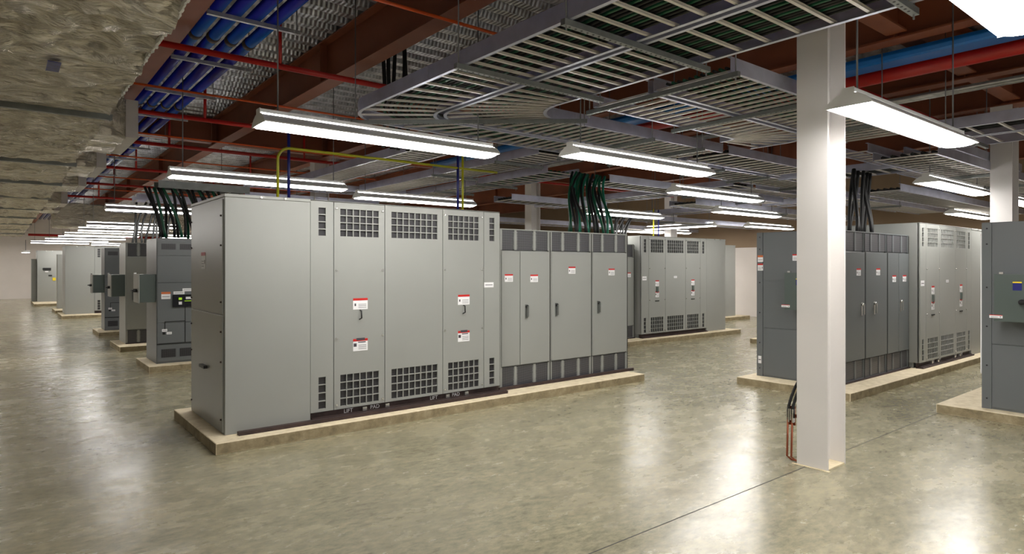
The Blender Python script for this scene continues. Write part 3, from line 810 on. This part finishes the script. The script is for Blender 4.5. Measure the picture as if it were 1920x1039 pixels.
# frayed pale edge strip
mb = MB()
y = -1.0
while y < 7.9:
    l = 0.02+0.03*random.random(); e = duct_edge(y)
    mb.box(e-0.004, e+0.006+0.012*random.random(), y, y+l, DZ-0.05-0.02*random.random(), DZ-0.02); y += l*1.05
tag(mb.build('frayed_edge', 'housing', duct, world=True), 'white frayed insulation edge')
MB().box(0.28, 0.365, 5.93, 6.22, DZ-0.150, DZ-0.144).build('printed_label', 'bag', duct, world=True)
for k, ys_ in enumerate(STR):
    t = thing('duct_hanger', ['nearest', 'second nearest', 'third nearest', 'fourth nearest', 'fifth nearest', 'sixth nearest', 'seventh nearest', 'eighth nearest', 'farthest'][k] + ' grey support rail crossing under the foil duct', 'duct support', (-2.1, ys_, DZ-0.115), 'duct support rails')
    mb = MB(); mb.prof([(-0.03, 0.0), (-0.03, 0.06), (-0.024, 0.06), (-0.024, 0.006), (0.024, 0.006), (0.024, 0.06), (0.03, 0.06), (0.03, 0)], (-3.2, 0, 0), (3.05, 0, 0), (0, 1, 0)); mb.build('strut', 'strut', t)
    for x in (-3.15, 3.1-0.07): MB().tube([(x, 0, -0.01), (x, 0, 1.33)], 0.007, 6).build('threaded_rod', 'rod', t)

def foil_box(x0, x1, y0, y1, z0, z1, amp=0.03, n=14):
    """crumpled foil box as one mesh"""
    mb = MB(); bm = mb.bm
    bmesh.ops.create_cube(bm, size=1.0)
    bmesh.ops.subdivide_edges(bm, edges=bm.edges[:], cuts=n, use_grid_fill=True)
    for v in bm.verts:
        c = Vector(v.co)
        p = Vector((x0+(c.x+0.5)*(x1-x0), y0+(c.y+0.5)*(y1-y0), z0+(c.z+0.5)*(z1-z0)))
        d = noise.noise_vector(p*3.3)*amp + noise.noise_vector(p*9)*amp*0.5
        v.co = p+d
    for f in bm.faces: f.smooth = True
    return mb
stubs = [(9.55, 11.1, 'first'), (12.75, 14.3, 'second'), (15.95, 17.3, 'third'), (20.7, 22.0, 'fourth'), (23.4, 24.6, 'fifth')]
for y0, y1, w_ in stubs:
    t = thing('duct_branch', w_+' foil wrapped branch box sticking out of the main duct side', 'duct branch', (1.15, (y0+y1)/2, DZ-0.03), 'branch boxes on the main duct')
    foil_box(0.93, 1.27, y0+0.02, y1-0.02, DZ-0.03, DZ+0.5, 0.035).build('foil_wrap', 'foil', t, world=True)
    mb = MB()
    mb.box(1.27, 1.41, y0, y1, DZ-0.02, DZ+0.47)
    mb.build('flange', 'boot', t, world=True)
t = thing('crossing_duct', 'crinkled foil duct crossing from the main duct over the left rows', 'air duct', (4.6, 28.6, 3.2))
foil_box(1.5, 7.8, 28.0, 29.2, 3.2, 4.04, 0.07, 30).build('foil_wrap', 'foil', t, world=True)

# ------------------------------------------------------------------ pipes
def pipe(name, pts, r, mat, lab, cat='pipe', n=12, group=None):
    return tag(MB().tube(pts, r, n).build(name, mat), lab, cat, group)
for k, (x, w_) in enumerate(zip((1.66, 1.84, 2.03, 2.22), ('closest to the foil duct', 'second from the foil duct', 'third from the foil duct', 'farthest from the foil duct'))):
    t = thing('chilled_water_pipe', 'shiny blue overhead pipe, '+w_, 'pipe', (x, 8, 4.24), 'parallel blue overhead pipes')
    MB().tube([(x, -3, 4.30), (x, 42, 4.30)], 0.062, 16).build('pipe', 'blue', t, world=True)
    for yy in (7.55+0.18*0, 11.2, 15.4):
        MB().tube([(x, yy-0.05, 4.30), (x, yy+0.05, 4.30)], 0.068, 16).build('coupling', 'chan', t, world=True)
ordn = ['nearest', 'second', 'third', 'fourth', 'fifth', 'sixth', 'seventh', 'eighth', 'ninth', 'tenth', 'eleventh', 'twelfth', 'thirteenth', 'fourteenth', 'fifteenth', 'sixteenth', 'seventeenth', 'eighteenth', 'nineteenth', 'twentieth', 'twenty first', 'twenty second', 'twenty third', 'twenty fourth']
for k, yy in enumerate((5.0, 6.6, 8.25, 9.95, 11.7, 13.4, 15.1, 16.8, 20, 24, 28)):
    t = thing('pipe_rack', ordn[k]+' grey strut rack under the blue overhead pipes', 'pipe support', (1.95, yy, 4.18), 'blue pipe racks')
    mb = MB(); mb.box(-0.4, 0.5, -0.02, 0.02, 0.0, 0.04); mb.build('strut', 'galv', t)
    for x in (-0.38, 0.47): MB().tube([(x, 0, 0), (x, 0, 0.52)], 0.006, 6).build('threaded_rod', 'rod', t)
# red sprinkler mains in X with risers
for k, (yy, z, x1) in enumerate(((7.2, 4.0, 7.0), (10.55, 4.0, 9.0), (13.2, 4.0, 7.0), (16.9, 4.0, 8.0), (20.5, 4.0, 8.0), (24.0, 3.95, 8.0))):
    t = thing('sprinkler_pipe', ordn[k]+' red sprinkler pipe crossing below the blue pipes', 'pipe', (4, yy, z-0.035), 'red sprinkler branch pipes')
    MB().tube([(1.12, yy, z), (x1, yy, z)], 0.034, 12).build('pipe', 'redpipe', t, world=True)
    for xr in (2.45, 5.0):
        MB().tube([(xr, yy, z), (xr, yy, z+0.62)], 0.022, 10).build('riser', 'redpipe', t, world=True)
for k, (yy, z, x1) in enumerate(((4.84, 3.98, 4.9), (8.9, 3.98, 7.5), (12.15, 3.98, 7.5), (14.9, 3.98, 7.5), (18.6, 3.98, 7.5), (21.7, 3.98, 7.5))):
    pipe('orange_conduit', [(1.12, yy, z), (x1, yy, z)], 0.015, 'orangepipe', ordn[k]+' thin orange conduit crossing under the roof beams', 'conduit', 10, 'thin orange conduits')
pipe('fire_main', [(8.1, -3, 4.0), (8.1, 12, 4.0)], 0.085, 'redpipe', 'thick bright red fire main beside the blue duct, upper right', 'pipe', 18)
pipe('fire_main', [(1.1, 40, 3.35), (7, 40, 3.35)], 0.06, 'redpipe', 'far red pipe crossing near the end wall', 'pipe', 12)
pipe('sprinkler_pipe', [(8.25, 7.3, 4.05), (16.5, 7.3, 4.05)], 0.03, 'redpipe', 'red branch pipe running right from the thick fire main', 'pipe', 12)
pipe('sprinkler_pipe', [(8.25, 12.4, 3.95), (16.5, 12.4, 3.95)], 0.03, 'redpipe', 'red branch pipe behind the middle transformer row', 'pipe', 12)
pipe('sprinkler_pipe', [(6.5, 17.4, 3.4), (14.5, 17.4, 3.4)], 0.05, 'redpipe', 'low red pipe seen behind the pale column above the switchboard', 'pipe', 12)
pipe('sprinkler_pipe', [(8.25, 3.6, 4.05), (14, 3.6, 4.05)], 0.03, 'redpipe', 'short red branch pipe by the upper right beams', 'pipe', 12)
tag(MB().box(7.62, 7.98, -3, 12.5, 4.02, 4.13).build('blue_duct', 'ductblue', bevel=0.05), 'flat bright blue wrapped duct above the thick red fire main', 'air duct')
for k, x in enumerate((8.86, 8.98)):
    pipe('steel_conduit', [(x, -3, 3.86), (x, 11.5, 3.86)], 0.03, 'galv', ['galvanized conduit nearer the red fire main', 'galvanized conduit farther from the red fire main'][k], 'conduit', 10)
def arcpts(c, r, a0, a1, z=None, plane='XZ', n=6):
    out = []
    for i in range(n+1):
        a = a0+(a1-a0)*i/n
        out.append((c[0]+r*math.cos(a), c[1], c[2]+r*math.sin(a)))
    return out
pipe('yellow_conduit', [(2.46, 7.3, 2.455), (2.46, 7.3, 2.95)] + arcpts((2.60, 7.3, 2.97), 0.14, PI, PI/2) + [(5.6, 7.3, 3.11)], 0.016, 'yellow', 'yellow conduit that bends over the left part of the largest transformer', 'conduit', 10)
pipe('yellow_conduit', [(5.0, 7.3, 2.455), (5.0, 7.3, 3.3)], 0.016, 'yellow', 'vertical yellow conduit rising from the right of the largest transformer', 'conduit', 10)
pipe('blue_conduit', [(4.92, 7.3, 2.455), (4.92, 7.3, 3.3)], 0.018, 'bluec', 'navy vertical conduit beside the right yellow one', 'conduit', 10)
pipe('blue_conduit', [(2.62, 7.4, 2.455), (2.62, 7.4, 3.35)], 0.018, 'bluec', 'navy vertical conduit by the left yellow bend', 'conduit', 10)
pipe('yellow_conduit', [(12.9, 10.3, 2.455), (12.9, 10.3, 3.2)], 0.02, 'yellow', 'yellow conduit above the middle distance transformer', 'conduit', 10)
pipe('blue_conduit', [(13.1, 10.3, 2.455), (13.1, 10.3, 3.2)], 0.018, 'bluec', 'navy conduit above the middle distance transformer', 'conduit', 10)

# ------------------------------------------------------------------ ladder trays
def offset_path(path, r_list=None): pass
def rail_mesh(pts, z, h, inward):
    """C-section rail along pts (x,y); inward = +1/-1 side of flanges (left normal)"""
    mb = MB(); prev = None
    n = len(pts)
    for i in range(n):
        a = Vector(pts[max(i-1, 0)]+(0,)); b = Vector(pts[min(i+1, n-1)]+(0,))
        t = (b-a).normalized(); nr = Vector((-t.y, t.x, 0))*inward
        p = Vector(pts[i]+(z,))
        prof = [(0, 0), (0.035, 0), (0.035, 0.004), (0.004, 0.004), (0.004, h-0.004), (0.035, h-0.004), (0.035, h), (0, h)]
        ring = [mb.bm.verts.new(p+nr*u+Vector((0, 0, v))) for u, v in prof]
        if prev:
            for k in range(8): mb.bm.faces.new((prev[k], prev[(k+1) % 8], ring[(k+1) % 8], ring[k]))
        else: mb.bm.faces.new(ring)
        prev = ring
    mb.bm.faces.new(prev[::-1])
    return mb
RUNGME = {}
def rung(t, a, b, z):
    a = Vector(a); b = Vector(b); L = (b-a).length
    key = round(L, 3)
    if key not in RUNGME:
        mb = MB(); mb.box(0.004, L-0.004, -0.012, 0.012, 0.0, 0.016); mb.box(0.004, L-0.004, -0.018, 0.018, 0.013, 0.016)
        bmesh.ops.recalc_face_normals(mb.bm, faces=mb.bm.faces)
        me = bpy.data.meshes.new('rung'); mb.bm.to_mesh(me); mb.bm.free(); me.materials.append(M['rung']); RUNGME[key] = me
    o = bpy.data.objects.new('rung', RUNGME[key]); COL.objects.link(o); o.parent = t
    r = t.location
    o.location = (a.x-r.x, a.y-r.y, z+0.008-r.z); o.rotation_euler = (0, 0, math.atan2(b.y-a.y, b.x-a.x))
TZ = 3.35; TH = 0.125
def fillet(c, r, q, s0, n=8):
    """quarter arc helper: centre c, radius r, from angle q to s0"""
    return [(c[0]+r*math.cos(q+(s0-q)*i/n), c[1]+r*math.sin(q+(s0-q)*i/n)) for i in range(n+1)]
def tray(left, right, rungs, lab, z=TZ, cat='cable tray', splice=()):
    allp = left+right
    c = (sum(p[0] for p in allp)/len(allp), sum(p[1] for p in allp)/len(allp), z)
    t = thing('cable_tray', lab, cat, c)
    for pts, side in ((left, -1), (right, 1)):
        o = rail_mesh(pts, z, TH, side).build('side_rail', 'alu', t, world=True)
    mb = MB(); any_ = False
    for (p, q) in splice:
        d = (Vector(q)-Vector(p)).normalized()
        c0 = Vector(p); nrm = Vector((d.y, -d.x))
        mb.tube([(p[0], p[1], z+0.03), (q[0], q[1], z+0.03)], 0.006, 6); any_ = True
    mb.bm.free()
    for a, b in rungs[:100]: rung(t, a, b, z)
    return t
def straight(axis, lo, hi, a0, a1, lab, z=TZ, sp=0.152, first=0.0):
    if z != TZ or a0 > 7.9: sp = 0.229
    if 'upper right' in lab: sp = 0.305
    if 'nearest part' in lab: sp = 0.229
    """tray along axis between lateral lo..hi, from a0 to a1"""
    if axis == 'Y':
        left = [(lo, a0), (lo, a1)]; right = [(hi, a0), (hi, a1)]
    else:
        left = [(a0, hi), (a1, hi)]; right = [(a0, lo), (a1, lo)]
    rg = []; a = a0+0.05+first
    if (a1-a0)/sp > 98: sp = (a1-a0)/98
    while a < a1-0.02:
        rg.append(((lo, a), (hi, a)) if axis == 'Y' else ((a, lo), (a, hi))); a += sp
    return tray(left, right, rg, lab, z)
def bend(left, right, n, lab, z=TZ, extra=()):
    def at(path, s):
        L = [0]
        for p, q in zip(path, path[1:]): L.append(L[-1]+math.dist(p, q))
        d = s*L[-1]
        for i in range(len(path)-1):
            if d <= L[i+1]+1e-9:
                u = (d-L[i])/max(1e-9, L[i+1]-L[i]); p, q = path[i], path[i+1]
                return (p[0]+(q[0]-p[0])*u, p[1]+(q[1]-p[1])*u)
    rg = [(at(left, (i+0.5)/n), at(right, (i+0.5)/n)) for i in range(n)]
    return tray(left, right, rg, lab, z)

# T1: two parallel runs towards the back, then bending to the right
sp1 = 0.152
straight('Y', 2.86, 3.55, -2.0, 2.98, 'cable ladder tray overhead, outer run, nearest part by the top edge')
straight('Y', 2.86, 3.55, 2.985, 4.70, 'cable ladder tray overhead, outer run, last straight part before the round corner')
straight('Y', 3.60, 4.32, -2.0, 2.98, 'cable ladder tray overhead, inner run, nearest part by the top edge')
straight('Y', 3.60, 4.32, 2.985, 4.40, 'cable ladder tray overhead, inner run, last straight part before its corner')
bend([(2.86, 4.705), (2.86, 5.95)] + fillet((3.42, 5.95), 0.56, PI, PI/2) + [(5.0, 6.55)], [(3.55, 4.705), (3.55, 5.55)] + fillet((3.95, 5.55), 0.4, PI, PI/2) + [(5.0, 5.95)], 15,
     'aluminium corner of the outer cable tray with the rounded bright rail')
bend([(3.60, 4.405), (3.60, 5.5)] + fillet((3.98, 5.5), 0.38, PI, PI/2) + [(5.0, 5.88)], [(4.32, 4.405), (4.32, 4.63)] + fillet((4.78, 4.63), 0.46, PI, PI/2) + [(5.0, 5.09)], 14,
     'inner corner of the double cable tray fanning rungs')
straight('X', 5.95, 6.55, 5.005, 7.25, 'outer tray running right after the corner, above the first strip lamp')
straight('X', 5.09, 5.88, 5.005, 7.9, 'inner tray running right after the corner with its bright side rail')
straight('X', 5.95, 6.70, 8.05, 13.2, 'outer tray continuing right beyond the crossing tray')
# T3
straight('X', 3.78, 4.48, 4.66, 7.05, 'tray behind the nearest column line with white lit rungs')
straight('X', 2.93, 3.72, 4.66, 8.55, 'tray running right just past the top of the near column')
bend([(7.055, 4.48), (7.15, 4.48)] + [(7.2, 4.56), (7.22, 4.7)], [(7.055, 3.78), (7.5, 3.78)] + fillet((7.5, 4.25), 0.47, -PI/2, 0) + [(7.97, 4.7)], 8, 'curved tray elbow with a rounded rail left of the near column')
straight('Y', 7.22, 7.97, 8.0, 14.5, 'tray running away over the free switchboard end', z=TZ-0.0)
straight('X', 2.93, 3.72, 9.4, 16, 'tray running right above the bright right row transformer', z=3.2)
straight('Y', 8.62, 9.33, -2.5, 2.9, 'upper right tray in front of the roof beams, near run')
straight('Y', 9.38, 10.1, -2.5, 2.9, 'upper right tray in front of the roof beams, far run')
straight('X', 2.95, 3.6, 10.15, 13.4, 'tray stub joining the upper right trays', z=TZ)
straight('Y', 10.9, 11.6, 3.8, 5.9, 'short tray behind the near column with a broad grey rail', z=3.3)
straight('Y', 10.9, 11.6, 6.8, 12.6, 'tray over the middle row running away', z=3.3)
straight('Y', 5.92, 6.62, 6.75, 12.5, 'tray with a violet lit rail above the largest transformer')
straight('X', 12.7, 13.3, 3.8, 7.15, 'far double height tray behind the first strip lamps')
straight('X', 12.75, 13.35, 3.7, 7.15, 'far tray beneath the double height tray', z=3.0)
straight('X', 10.0, 10.6, 8.05, 10.85, 'low wide tray above the black and green cable bundle', z=3.1)
straight('X', 7.4, 8.0, 8.1, 13.9, 'tray crossing above the aisle between switchboard and middle row', z=3.2)
straight('X', 8.2, 8.9, 11.7, 20.0, 'long tray deep right above the aisle', z=3.1)
straight('Y', 14.2, 14.9, 3.9, 8.1, 'tray deep right turning away from the camera', z=3.2)
straight('Y', 14.2, 14.9, 9.1, 14.0, 'tray deep behind the middle distance transformer', z=3.2)
straight('X', 10.9, 11.6, 12.6, 20.0, 'long tray behind the middle distance transformer', z=3.0)
straight('X', 5.95, 6.7, 13.3, 20.0, 'long tray far right behind the near column', z=3.2)
straight('X', 4.3, 5.0, 12.0, 20.0, 'long tray above the right row transformer back', z=3.05)
straight('X', 13.9, 14.6, 8.0, 20.0, 'farthest long tray before the tan wall band', z=3.0)
tb = straight('X', 12.2, 12.6, 2.1, 3.6, 'tray above the black screen cabinet', z=3.1)
for ch in tb.children:
    if ch.name.startswith('side_rail'): ch.data.materials[0] = M['strut']
straight('X', 15.8, 16.4, 2.3, 7.0, 'tray above the second left row', z=3.2)
straight('X', 19.3, 19.9, 2.3, 7.0, 'tray above the third left row', z=3.2)

straight('X', 5.09, 5.82, 8.05, 10.8, 'inner tray continuing right past the receding tray')
straight('X', 3.78, 4.2, 9.4, 10.85, 'short tray behind the near column under the roof beam')
straight('X', 3.78, 4.25, 11.7, 18.0, 'tray above the back of the right row transformer', z=3.3)
straight('X', 6.8, 7.3, 11.7, 20.0, 'tray above the hidden row deep right', z=3.3)
straight('X', 9.3, 9.9, 15.0, 20.0, 'tray above the far pale cabinet aisle', z=3.2)
straight('Y', 4.4, 5.0, 6.75, 12.6, 'tray rising over the roof of the largest transformer toward the back', z=3.35)
straight('X', 13.9, 14.5, 4.0, 7.1, 'third far tray behind the first strip lamps', z=3.2)
def trapeze(p, q, lab, z=TZ-0.045, perf=True):
    p, q = Vector(p), Vector(q); c = (p+q)/2
    t = thing('trapeze_hanger', lab, 'tray support', (c.x, c.y, z), 'trapeze struts under the cable trays')
    d = (q-p).normalized(); nr = Vector((-d.y, d.x))
    a = p-c; b = q-c
    mb = MB(); mb.prof([(-0.021, 0), (0.021, 0), (0.021, 0.041), (-0.021, 0.041)], (a.x, a.y, 0), (b.x, b.y, 0), (nr.x, nr.y, 0))
    mb.build('strut', 'strut', t)
    mb = MB(); L = (q-p).length; k = 0.06
    while k < L-0.06:
        e = a+d*k
        mb.tube([(e.x, e.y, -0.0012), (e.x, e.y, 0.001)], 0.009, 6, smooth=False); k += 0.055
    mb.build('strut_holes', 'gap', t)
    for e in (a+d*0.03, b-d*0.03):
        MB().tube([(e.x, e.y, -0.03), (e.x, e.y, 4.70-z)], 0.006, 6).build('threaded_rod', 'rod', t)
for i, (p, q) in enumerate([((2.82, 2.98), (4.42, 2.98)), ((2.78, 4.16), (4.45, 4.16)), ((2.82, 1.5), (4.42, 1.5)), ((2.82, 0.0), (4.42, 0.0)),
        ((3.0, 6.50), (4.95, 4.85)), ((4.70, 2.88), (4.70, 4.60)), ((6.1, 2.88), (6.1, 4.60)), ((6.3, 5.02), (6.3, 6.75)), ((7.35, 5.02), (7.35, 6.75)), ((7.1, 9.9), (8.1, 9.9)), ((7.1, 11.4), (8.1, 11.4)),
        ((5.8, 7.6), (6.75, 7.6)), ((5.8, 9.4), (6.75, 9.4)), ((7.6, 2.88), (7.6, 3.76)), ((8.55, 1.2), (10.15, 1.2)), ((8.55, 2.6), (10.15, 2.6)),
        ((9.2, 5.9), (9.2, 6.75)), ((10.6, 5.9), (10.6, 6.75))]):
    trapeze(p, q, ['perforated strut under the double tray, second from the round corner side', 'perforated strut under the double tray next to the corner', 'perforated strut under the double tray near the top edge',
        'perforated strut under the double tray above the camera', 'long diagonal strut under the round tray corner', 'perforated strut at the open near end of the column side trays',
        'perforated strut across the middle of the column side trays', 'strut under the right running trays, just past the corner', 'strut under the right running trays, above the second lamp',
        'strut under the receding tray over the free switchboard end, nearer one', 'strut under the receding tray over the free switchboard end, farther one',
        'strut under the violet railed tray, nearer one', 'strut under the violet railed tray, farther one', 'strut under the tray that touches the near column top',
        'strut under the upper right trays, nearer one', 'strut under the upper right trays, farther one', 'strut under the outer tray beyond the crossing, left one', 'strut under the outer tray beyond the crossing, right one'][i])
for x, yr, z, w_ in ((12.0, (2.9, 3.65), 3.2, 'right row'), (14.0, (2.9, 3.65), 3.2, 'right row end'), (12.5, (5.9, 6.75), 3.35, 'far right aisle'), (11.0, (7.35, 8.05), 3.2, 'middle aisle'), (13.0, (7.35, 8.05), 3.2, 'middle aisle end'), (15.5, (8.15, 8.95), 3.1, 'deep right aisle'), (17.5, (8.15, 8.95), 3.1, 'deep right aisle end'), (14.5, (10.85, 11.65), 3.0, 'middle transformer back'), (16.5, (5.9, 6.75), 3.2, 'far right tray')):
    trapeze((x, yr[0]), (x, yr[1]), 'small strut under the %s tray' % w_, z-0.045)

# cables lying in the double tray and the ones behind the column
def lay(paths, mats, grp, lab, r=0.014, z=TZ+0.05):
    for k, pts in enumerate(paths):
        o = MB().tube([(x, y, z+0.004*math.sin(7*k+i)) for i, (x, y) in enumerate(pts)], r, 6).build('tray_cable', mats[k % len(mats)])
        tag(o, lab, 'cable', grp)
P = []
for k in range(12):
    x = 2.93+0.048*k; c = 0.09*k
    P.append([(x, -2), (x, 2), (x, 5.45)] + fillet((3.95, 5.45), 3.95-x, PI, PI/2, 6)[1:] + [(7.2, 5.45+3.95-x)])
lay(P, ['green', 'rubber', 'rubber'], 'cables in the outer tray run', 'thin green or black cable lying in the outer run of the double tray')
P = []
for k in range(12):
    x = 3.67+0.05*k
    P.append([(x, -2), (x, 2), (x, 4.9)] + fillet((4.6, 4.9), 4.6-x, PI, PI/2, 6)[1:] + [(7.8, 4.9+4.6-x)])
lay(P, ['green', 'rubber', 'rubber'], 'cables in the inner tray run', 'thin green or black cable lying in the inner run of the double tray')
lay([[(4.7, 3.0+0.06*k), (8.5, 3.0+0.06*k)] for k in range(11)], ['rubber', 'green'], 'cables in the tray by the column', 'cable lying in the tray that passes the near column top')
lay([[(8.72+0.1*k, -2.4), (8.72+0.1*k, 2.8)] for k in range(5)], ['rubber'], 'cables in the upper right tray', 'black cable lying in the near run of the upper right tray')
lay([[(7.3+0.1*k, 8.1), (7.3+0.1*k, 14.2)] for k in range(6)], ['rubber', 'green'], 'cables in the receding tray', 'cable lying in the tray over the free switchboard end')

for axis, lo, hi, a0, a1, z, nm in (('X', 5.95, 6.7, 8.1, 13.1, 3.35, 'outer tray beyond the crossing'), ('X', 5.09, 5.8, 8.1, 10.7, 3.35, 'inner tray past the receding tray'), ('X', 2.93, 3.72, 9.5, 15.9, 3.2, 'tray over the right row'),
        ('Y', 10.9, 11.6, 6.9, 12.5, 3.3, 'tray over the middle row'), ('X', 12.75, 13.35, 3.8, 7.0, 3.0, 'lower far tray'), ('X', 10.0, 10.6, 8.1, 10.8, 3.1, 'low tray above the bundle'),
        ('X', 7.4, 8.0, 8.2, 13.8, 3.2, 'aisle tray'), ('X', 8.2, 8.9, 11.8, 19.8, 3.1, 'deep right tray'), ('X', 10.9, 11.6, 12.7, 19.8, 3.0, 'tray behind the middle transformer'), ('X', 5.95, 6.7, 13.4, 19.8, 3.2, 'far right tray'),
        ('X', 4.3, 5.0, 12.1, 19.8, 3.05, 'tray over the right row back'), ('Y', 4.4, 5.0, 6.8, 12.5, 3.35, 'tray toward the back'), ('Y', 5.92, 6.62, 6.8, 12.4, 3.35, 'violet railed tray'), ('Y', 10.9, 11.6, 3.9, 5.8, 3.3, 'short tray behind the column')):
    nn = 6
    ps = [[(a0, lo+0.09+(hi-lo-0.18)*k/(nn-1)), (a1, lo+0.09+(hi-lo-0.18)*k/(nn-1))] for k in range(nn)]
    if axis == 'Y': ps = [[(b, a) for a, b in p] for p in ps]
    lay(ps, ['rubber'], 'cables in the '+nm, 'black cable lying in the '+nm, 0.026, z+0.052)
# ------------------------------------------------------------------ cable drops
def drops(n, x0, x1, y0, y1, zb, zt, tx0, tx1, ty, grp, lab, mats, r=0.02, seed=1):
    rnd = random.Random(seed)
    for k in range(n):
        u = (k+0.5)/n
        bx = x0+(x1-x0)*u+rnd.uniform(-.02, .02); by = y0+(y1-y0)*((k*0.618) % 1)
        tx = tx0+(tx1-tx0)*u+rnd.uniform(-.04, .04); tyy = ty+rnd.uniform(-.06, .06)
        pts = []
        for i in range(9):
            s = i/8; e = s*s*(3-2*s)
            pts.append((bx+(tx-bx)*s**(1.3+0.9*((k*0.37) % 1))+0.025*math.sin(4*s+k*1.7), by+(tyy-by)*e, zb+(zt-zb)*s))
        o = MB().tube(pts, r, 8).build('power_cable', mats[k % len(mats)])
        tag(o, lab, 'cable', grp)
drops(20, 6.72, 7.66, 6.82, 7.15, 2.262, 3.28, 7.2, 8.0, 7.4, 'cable bundle above the free switchboard end', 'thick dark cable dropping into the roof of the free switchboard end', ['rubber', 'green', 'rubber', 'green', 'teal'], 0.021, 3)
drops(20, 2.1, 3.4, 12.25, 12.8, 2.262, 3.12, 1.9, 3.1, 12.4, 'cable bundle above the black screen cabinet', 'thick black cable dropping onto the black screen cabinet', ['rubber', 'rubber', 'green'], 0.024, 5)
drops(9, 10.25, 11.3, 4.3, 4.6, 2.262, 3.3, 10.5, 11.3, 4.5, 'cable bundle above the dark switchboard', 'thick black cable dropping into the dark switchboard beside the near column', ['rubber'], 0.028, 8)
drops(6, 9.7, 10.5, 4.8, 5.0, 2.262, 3.05, 9.9, 10.7, 4.9, 'short cables at the back of the dark switchboard', 'short black cable entering the back roof edge of the dark switchboard', ['rubber'], 0.022, 9)
drops(9, 11.55, 12.15, 10.4, 10.6, 2.462, 3.1, 11.9, 12.6, 10.6, 'cable bundle above the middle transformer', 'black cable dropping into the middle distance transformer', ['rubber'], 0.022, 11)
drops(5, 3.85, 4.30, 7.5, 7.55, 3.3, 4.68, 3.85, 4.3, 7.5, 'cables behind the large roof beam', 'black cable hanging from the deck just behind the large roof beam', ['rubber'], 0.026, 13)
drops(8, 2.2, 3.0, 16.1, 16.4, 2.262, 3.2, 2.4, 3.2, 16.4, 'cable bundle above the second left row', 'black cable dropping onto the second left row', ['rubber'], 0.024, 15)
# ------------------------------------------------------------------ camera, world
cam = bpy.data.cameras.new('camera'); co = bpy.data.objects.new('camera', cam); COL.objects.link(co)
cam.sensor_width = 36.0; cam.lens = 1192.0/1920*36.0
cam.shift_y = -19.5/1920
cam.clip_end = 200
yaw = math.degrees(math.atan2(1480, 1192)) - 90
co.location = (0, 0, 1.75); co.rotation_euler = (PI/2, 0, math.radians(yaw))
scene.camera = co
wd = bpy.data.worlds.new('world'); scene.world = wd; wd.use_nodes = True
bg = wd.node_tree.nodes['Background']; bg.inputs[0].default_value = (1.0, 0.97, 0.93, 1); bg.inputs[1].default_value = 0.2
vs = scene.view_settings
vs.view_transform = 'Standard'; vs.look = 'None'; vs.gamma = 1; vs.use_curve_mapping = False
vs.exposure = 0.27
